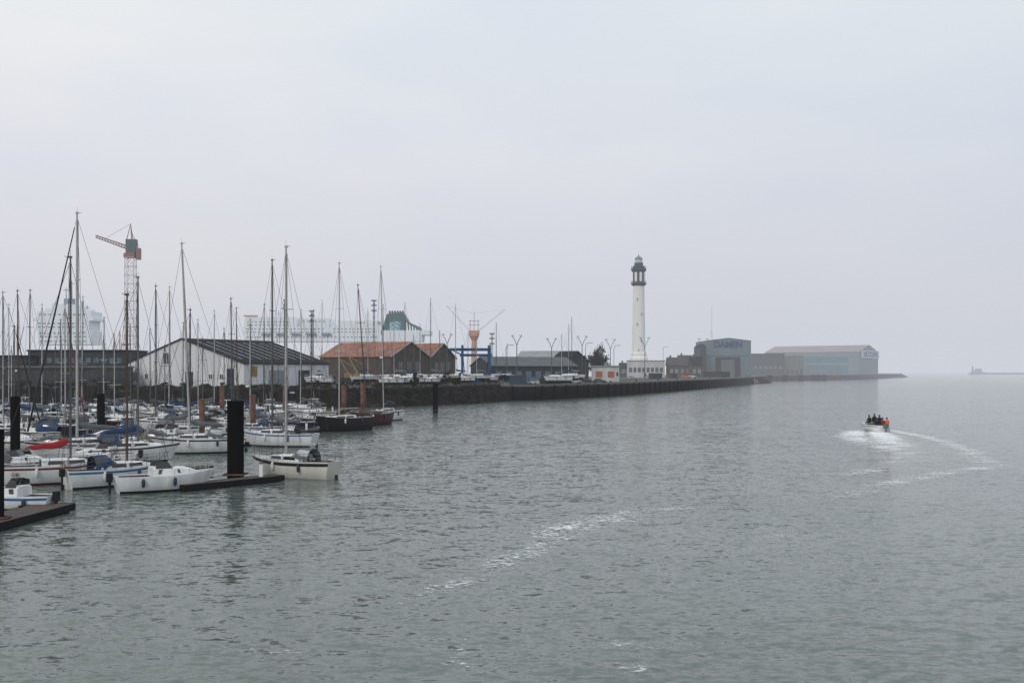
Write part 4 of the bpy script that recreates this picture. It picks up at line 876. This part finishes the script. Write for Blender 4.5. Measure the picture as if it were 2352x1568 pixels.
# ---------------------------------------------------------------- launch with people
d=D(990); h=Hull(5.8,2.9,.85,.35); o=thing('open_launch','small white open motor launch carrying people','motorboat',(X(2015,d),d,0),math.radians(97))
hull_mesh(h).build('hull',[white,pm('rub_rail_grey',(.3,.3,.32),.5,.1,2),white],o,smooth=True); deck_mesh(h,(.06,.34)).build('deck',[deckm,cockm],o)
mb=MB(); mb.box(h.x(-.09),h.x(-.01),-.25,.25,.5,1.15); mb.tube((h.x(-.05),0,-.3),(h.x(-.05),0,.55),.09,.12,6); mb.build('outboard_motor',greyc,o)
for t,z in ((.17,.7),(.45,.98)):
    mb=MB(); mb.box(h.x(t-.03),h.x(t+.03),-1.0,1.0,z-.17,z); mb.build('bench',wood,o)
mb=MB(); mb.box(h.x(.5),h.x(.58),-.35,.35,.75,1.5); mb.build('steering_console',white,o)
def body_mesh():
    V=[(0,0,0),(0,-.02,.22),(0,-.01,.42),(0,.02,.56),(0,.05,.66),(0,.06,.78)]; Rd=[(.17,.13),(.155,.12),(.19,.13),(.065,.065),(.095,.105),(.08,.09)]; E=[(0,1),(1,2),(2,3),(3,4),(4,5)]
    for sg in (1,-1):
        b0=len(V); V+=[(sg*.19,0,.46),(sg*.27,.06,.2),(sg*.2,.28,.14),(sg*.17,.36,.13)]; Rd+=[(.075,.075),(.055,.055),(.04,.04),(.04,.03)]; E+=[(2,b0),(b0,b0+1),(b0+1,b0+2),(b0+2,b0+3)]
        b0=len(V); V+=[(sg*.11,.04,-.02),(sg*.15,.44,.02),(sg*.15,.46,-.38),(sg*.15,.6,-.42)]; Rd+=[(.1,.1),(.07,.07),(.05,.05),(.045,.035)]; E+=[(0,b0),(b0,b0+1),(b0+1,b0+2),(b0+2,b0+3)]
    me=bpy.data.meshes.new('body'); me.from_pydata(V,E,[]); t=bpy.data.objects.new('tmpb',me); COL.objects.link(t)
    md=t.modifiers.new('s','SKIN'); md.use_smooth_shade=True
    for i,r_ in enumerate(Rd): me.skin_vertices[0].data[i].radius=r_
    me.skin_vertices[0].data[0].use_root=True
    t.modifiers.new('ss','SUBSURF').levels=1
    dg=bpy.context.evaluated_depsgraph_get(); dg.update(); m=bpy.data.meshes.new_from_object(t.evaluated_get(dg)); bpy.data.objects.remove(t)
    m.materials.clear(); m.materials.append(dark); m.materials.append(skin)
    for p in m.polygons:
        c=p.center; p.material_index=1 if (c.z>.575 or (abs(c.x)<.26 and c.y>.3 and .05<c.z<.2)) else 0
    return m
bm_=body_mesh()
def person(lx,ly,lz,rot,jk,label):
    a=math.radians(97); c,s=math.cos(a),math.sin(a); x=o.location.x+lx*c-ly*s; y=o.location.y+lx*s+ly*c
    p=thing('person',label,'person',(x,y,lz),rot,'people riding in the launch'); p.scale=(1.1,1.1,1.1); b_=bpy.data.objects.new('body',bm_); COL.objects.link(b_); b_.parent=p
    mb=MB(); mb.lathe([(.03,.885),(.08,.87),(.115,.80),(.12,.74),(.105,.70)],10,0,0,.035); mb.build('hair',dark,p,smooth=True)
    if jk:
        mb=MB(); mb.loft([[(r_*math.cos(t),r_*.74*math.sin(t)-.01,z) for t in [2*math.pi*k/12 for k in range(12)]] for z,r_ in ((-.04,.22),(.1,.24),(.35,.25),(.5,.235),(.56,.15),(.61,.12))]); mb.build('life_jacket',jk,p,smooth=True)
person(h.x(.17),-.8,.88,.05,orange,'person in orange life jacket seated facing ahead')
person(h.x(.17),-.2,.88,.0,dred,'person in dark red jacket seated facing ahead')
person(h.x(.17),.55,.85,.1,dark,'person in dark clothes on the stern bench')
person(h.x(.45),.1,1.3,0,dark,'person in dark clothes seated high at the helm')
person(h.x(.45),.8,1.15,.3,dark,'person in dark clothes on the forward bench')
person(h.x(.45),-.6,1.15,-.2,dark,'person in dark jacket seated facing ahead')
# ---------------------------------------------------------------- foam
fm=bpy.data.materials.new('foam'); fm.use_nodes=True; nt=fm.node_tree; N=nt.nodes; Lk=nt.links; b=N['Principled BSDF']
b.inputs['Base Color'].default_value=(.88,.9,.92,1); b.inputs['Roughness'].default_value=.8
at=N.new('ShaderNodeAttribute'); at.attribute_name='fade'; tc=N.new('ShaderNodeTexCoord')
mp=N.new('ShaderNodeMapping'); mp.inputs['Scale'].default_value=(.6,1.0,1); Lk.new(tc.outputs['Object'],mp.inputs[0])
n=N.new('ShaderNodeTexNoise'); n.inputs['Scale'].default_value=5.5; n.inputs['Detail'].default_value=6; n.inputs['Roughness'].default_value=.7; Lk.new(mp.outputs[0],n.inputs['Vector'])
n_b=N.new('ShaderNodeTexNoise'); n_b.inputs['Scale'].default_value=.5; n_b.inputs['Detail'].default_value=4; Lk.new(mp.outputs[0],n_b.inputs['Vector'])
def mt(op,a,c_):
    m=N.new('ShaderNodeMath'); m.operation=op; 
    for i,v in enumerate((a,c_)):
        if isinstance(v,(int,float)): m.inputs[i].default_value=v
        else: Lk.new(v,m.inputs[i])
    return m.outputs[0]
val=mt('ADD',mt('ADD',n.outputs['Fac'],mt('MULTIPLY',mt('SUBTRACT',n_b.outputs['Fac'],.5),.40)),mt('MULTIPLY',mt('SUBTRACT',at.outputs['Fac'],1.0),.24))
mr=N.new('ShaderNodeMapRange'); mr.inputs['From Min'].default_value=.48; mr.inputs['From Max'].default_value=.62; Lk.new(val,mr.inputs[0]); Lk.new(mt('MULTIPLY',mr.outputs[0],.88),b.inputs['Alpha'])
ZF=[.010]
def foam(pts,ws,ss,name='wake_foam'):
    z=ZF[0]; ZF[0]+=.004
    P=[]
    for i in range(len(pts)-1):
        for k in range(10):
            f=k/10; P.append(tuple((1-f)*pts[i][j]+f*pts[i+1][j] for j in (0,1))+((1-f)*ws[i]+f*ws[i+1],(1-f)*ss[i]+f*ss[i+1]))
    P.append((*pts[-1],ws[-1],ss[-1])); W_=[(X(p[0],D(p[1])),D(p[1]),p[2],p[3]) for p in P]
    vs=[];fa=[];c=7
    for i,(x,y,w_,s) in enumerate(W_):
        a=W_[max(0,i-2)];q=W_[min(len(W_)-1,i+2)]; tx,ty=q[0]-a[0],q[1]-a[1]; l=math.hypot(tx,ty) or 1; nx,ny=-ty/l,tx/l
        e_=min(1,i/6,(len(W_)-1-i)/6) if name=='wake_foam' else 1
        for k in range(c):
            u=k/(c-1)*2-1; vs.append((x+nx*u*w_/2,y+ny*u*w_/2,z)); fa.append((1-abs(u)**2)*s*(.35+.65*e_))
    me=bpy.data.meshes.new(name); me.from_pydata(vs,[],[(i*c+k,i*c+k+1,(i+1)*c+k+1,(i+1)*c+k) for i in range(len(W_)-1) for k in range(c-1)])
    at_=me.attributes.new('fade','FLOAT','POINT'); at_.data.foreach_set('value',fa); me.materials.append(fm)
    ob=bpy.data.objects.new(name,me); COL.objects.link(ob); struct(ob,'stuff','white foam streaks on the water left by a boat','foam'); return ob
foam([(2015,985),(2018,994),(2035,1006),(2058,1022),(2066,1045),(2050,1068)],[3.4,5,7,8,7,4],[1.9,1.8,1.5,1.2,1.0,.75],'stern_foam')
foam([(1990,986),(1962,992),(1962,1002),(1995,1018),(2040,1030),(2075,1042)],[4,5,7,7,6,4],[1.3,1.6,1.45,1.2,1.05,.85])
foam([(2030,986),(2070,993),(2120,1002),(2175,1016),(2222,1034),(2240,1050),(2290,1070),(2200,1082),(2090,1100),(1990,1125),(1895,1150)],[3,4,4,4,5,5,4,4,4,4,3],[1.5,1.4,1.2,1.15,1.15,1.05,.95,1.0,1.05,.95,.85])
foam([(2080,1062),(1980,1082),(1870,1108)],[4,5,3],[.85,.92,.65])
foam([(1650,1162),(1560,1168),(1450,1180),(1370,1198),(1300,1215),(1265,1240),(1220,1264),(1120,1308),(1030,1352),(920,1398)],[1.4,2,4,5,5,4,3,3,2.6,2],[.72,.82,1.0,1.03,1.02,.92,.88,.85,.88,.82])
foam([(1380,1490),(1440,1480),(1545,1490)],[1.6,2.4,1.4],[.74,.86,.74]); foam([(1030,1450),(1060,1500),(1075,1568)],[1.2,1.6,1.2],[.72,.82,.72]); foam([(1390,1520),(1450,1535),(1510,1530)],[1.1,1.5,1.1],[.7,.8,.7])
foam([(560,1480),(640,1500),(700,1520)],[1.2,1.6,1.2],[.6,.7,.6]); foam([(2250,1155),(2300,1165),(2345,1160)],[3,4,3],[.6,.75,.5]); foam([(1760,1250),(1800,1230),(1850,1235)],[2,3,2],[.6,.8,.6])
print('objects',len(bpy.data.objects))
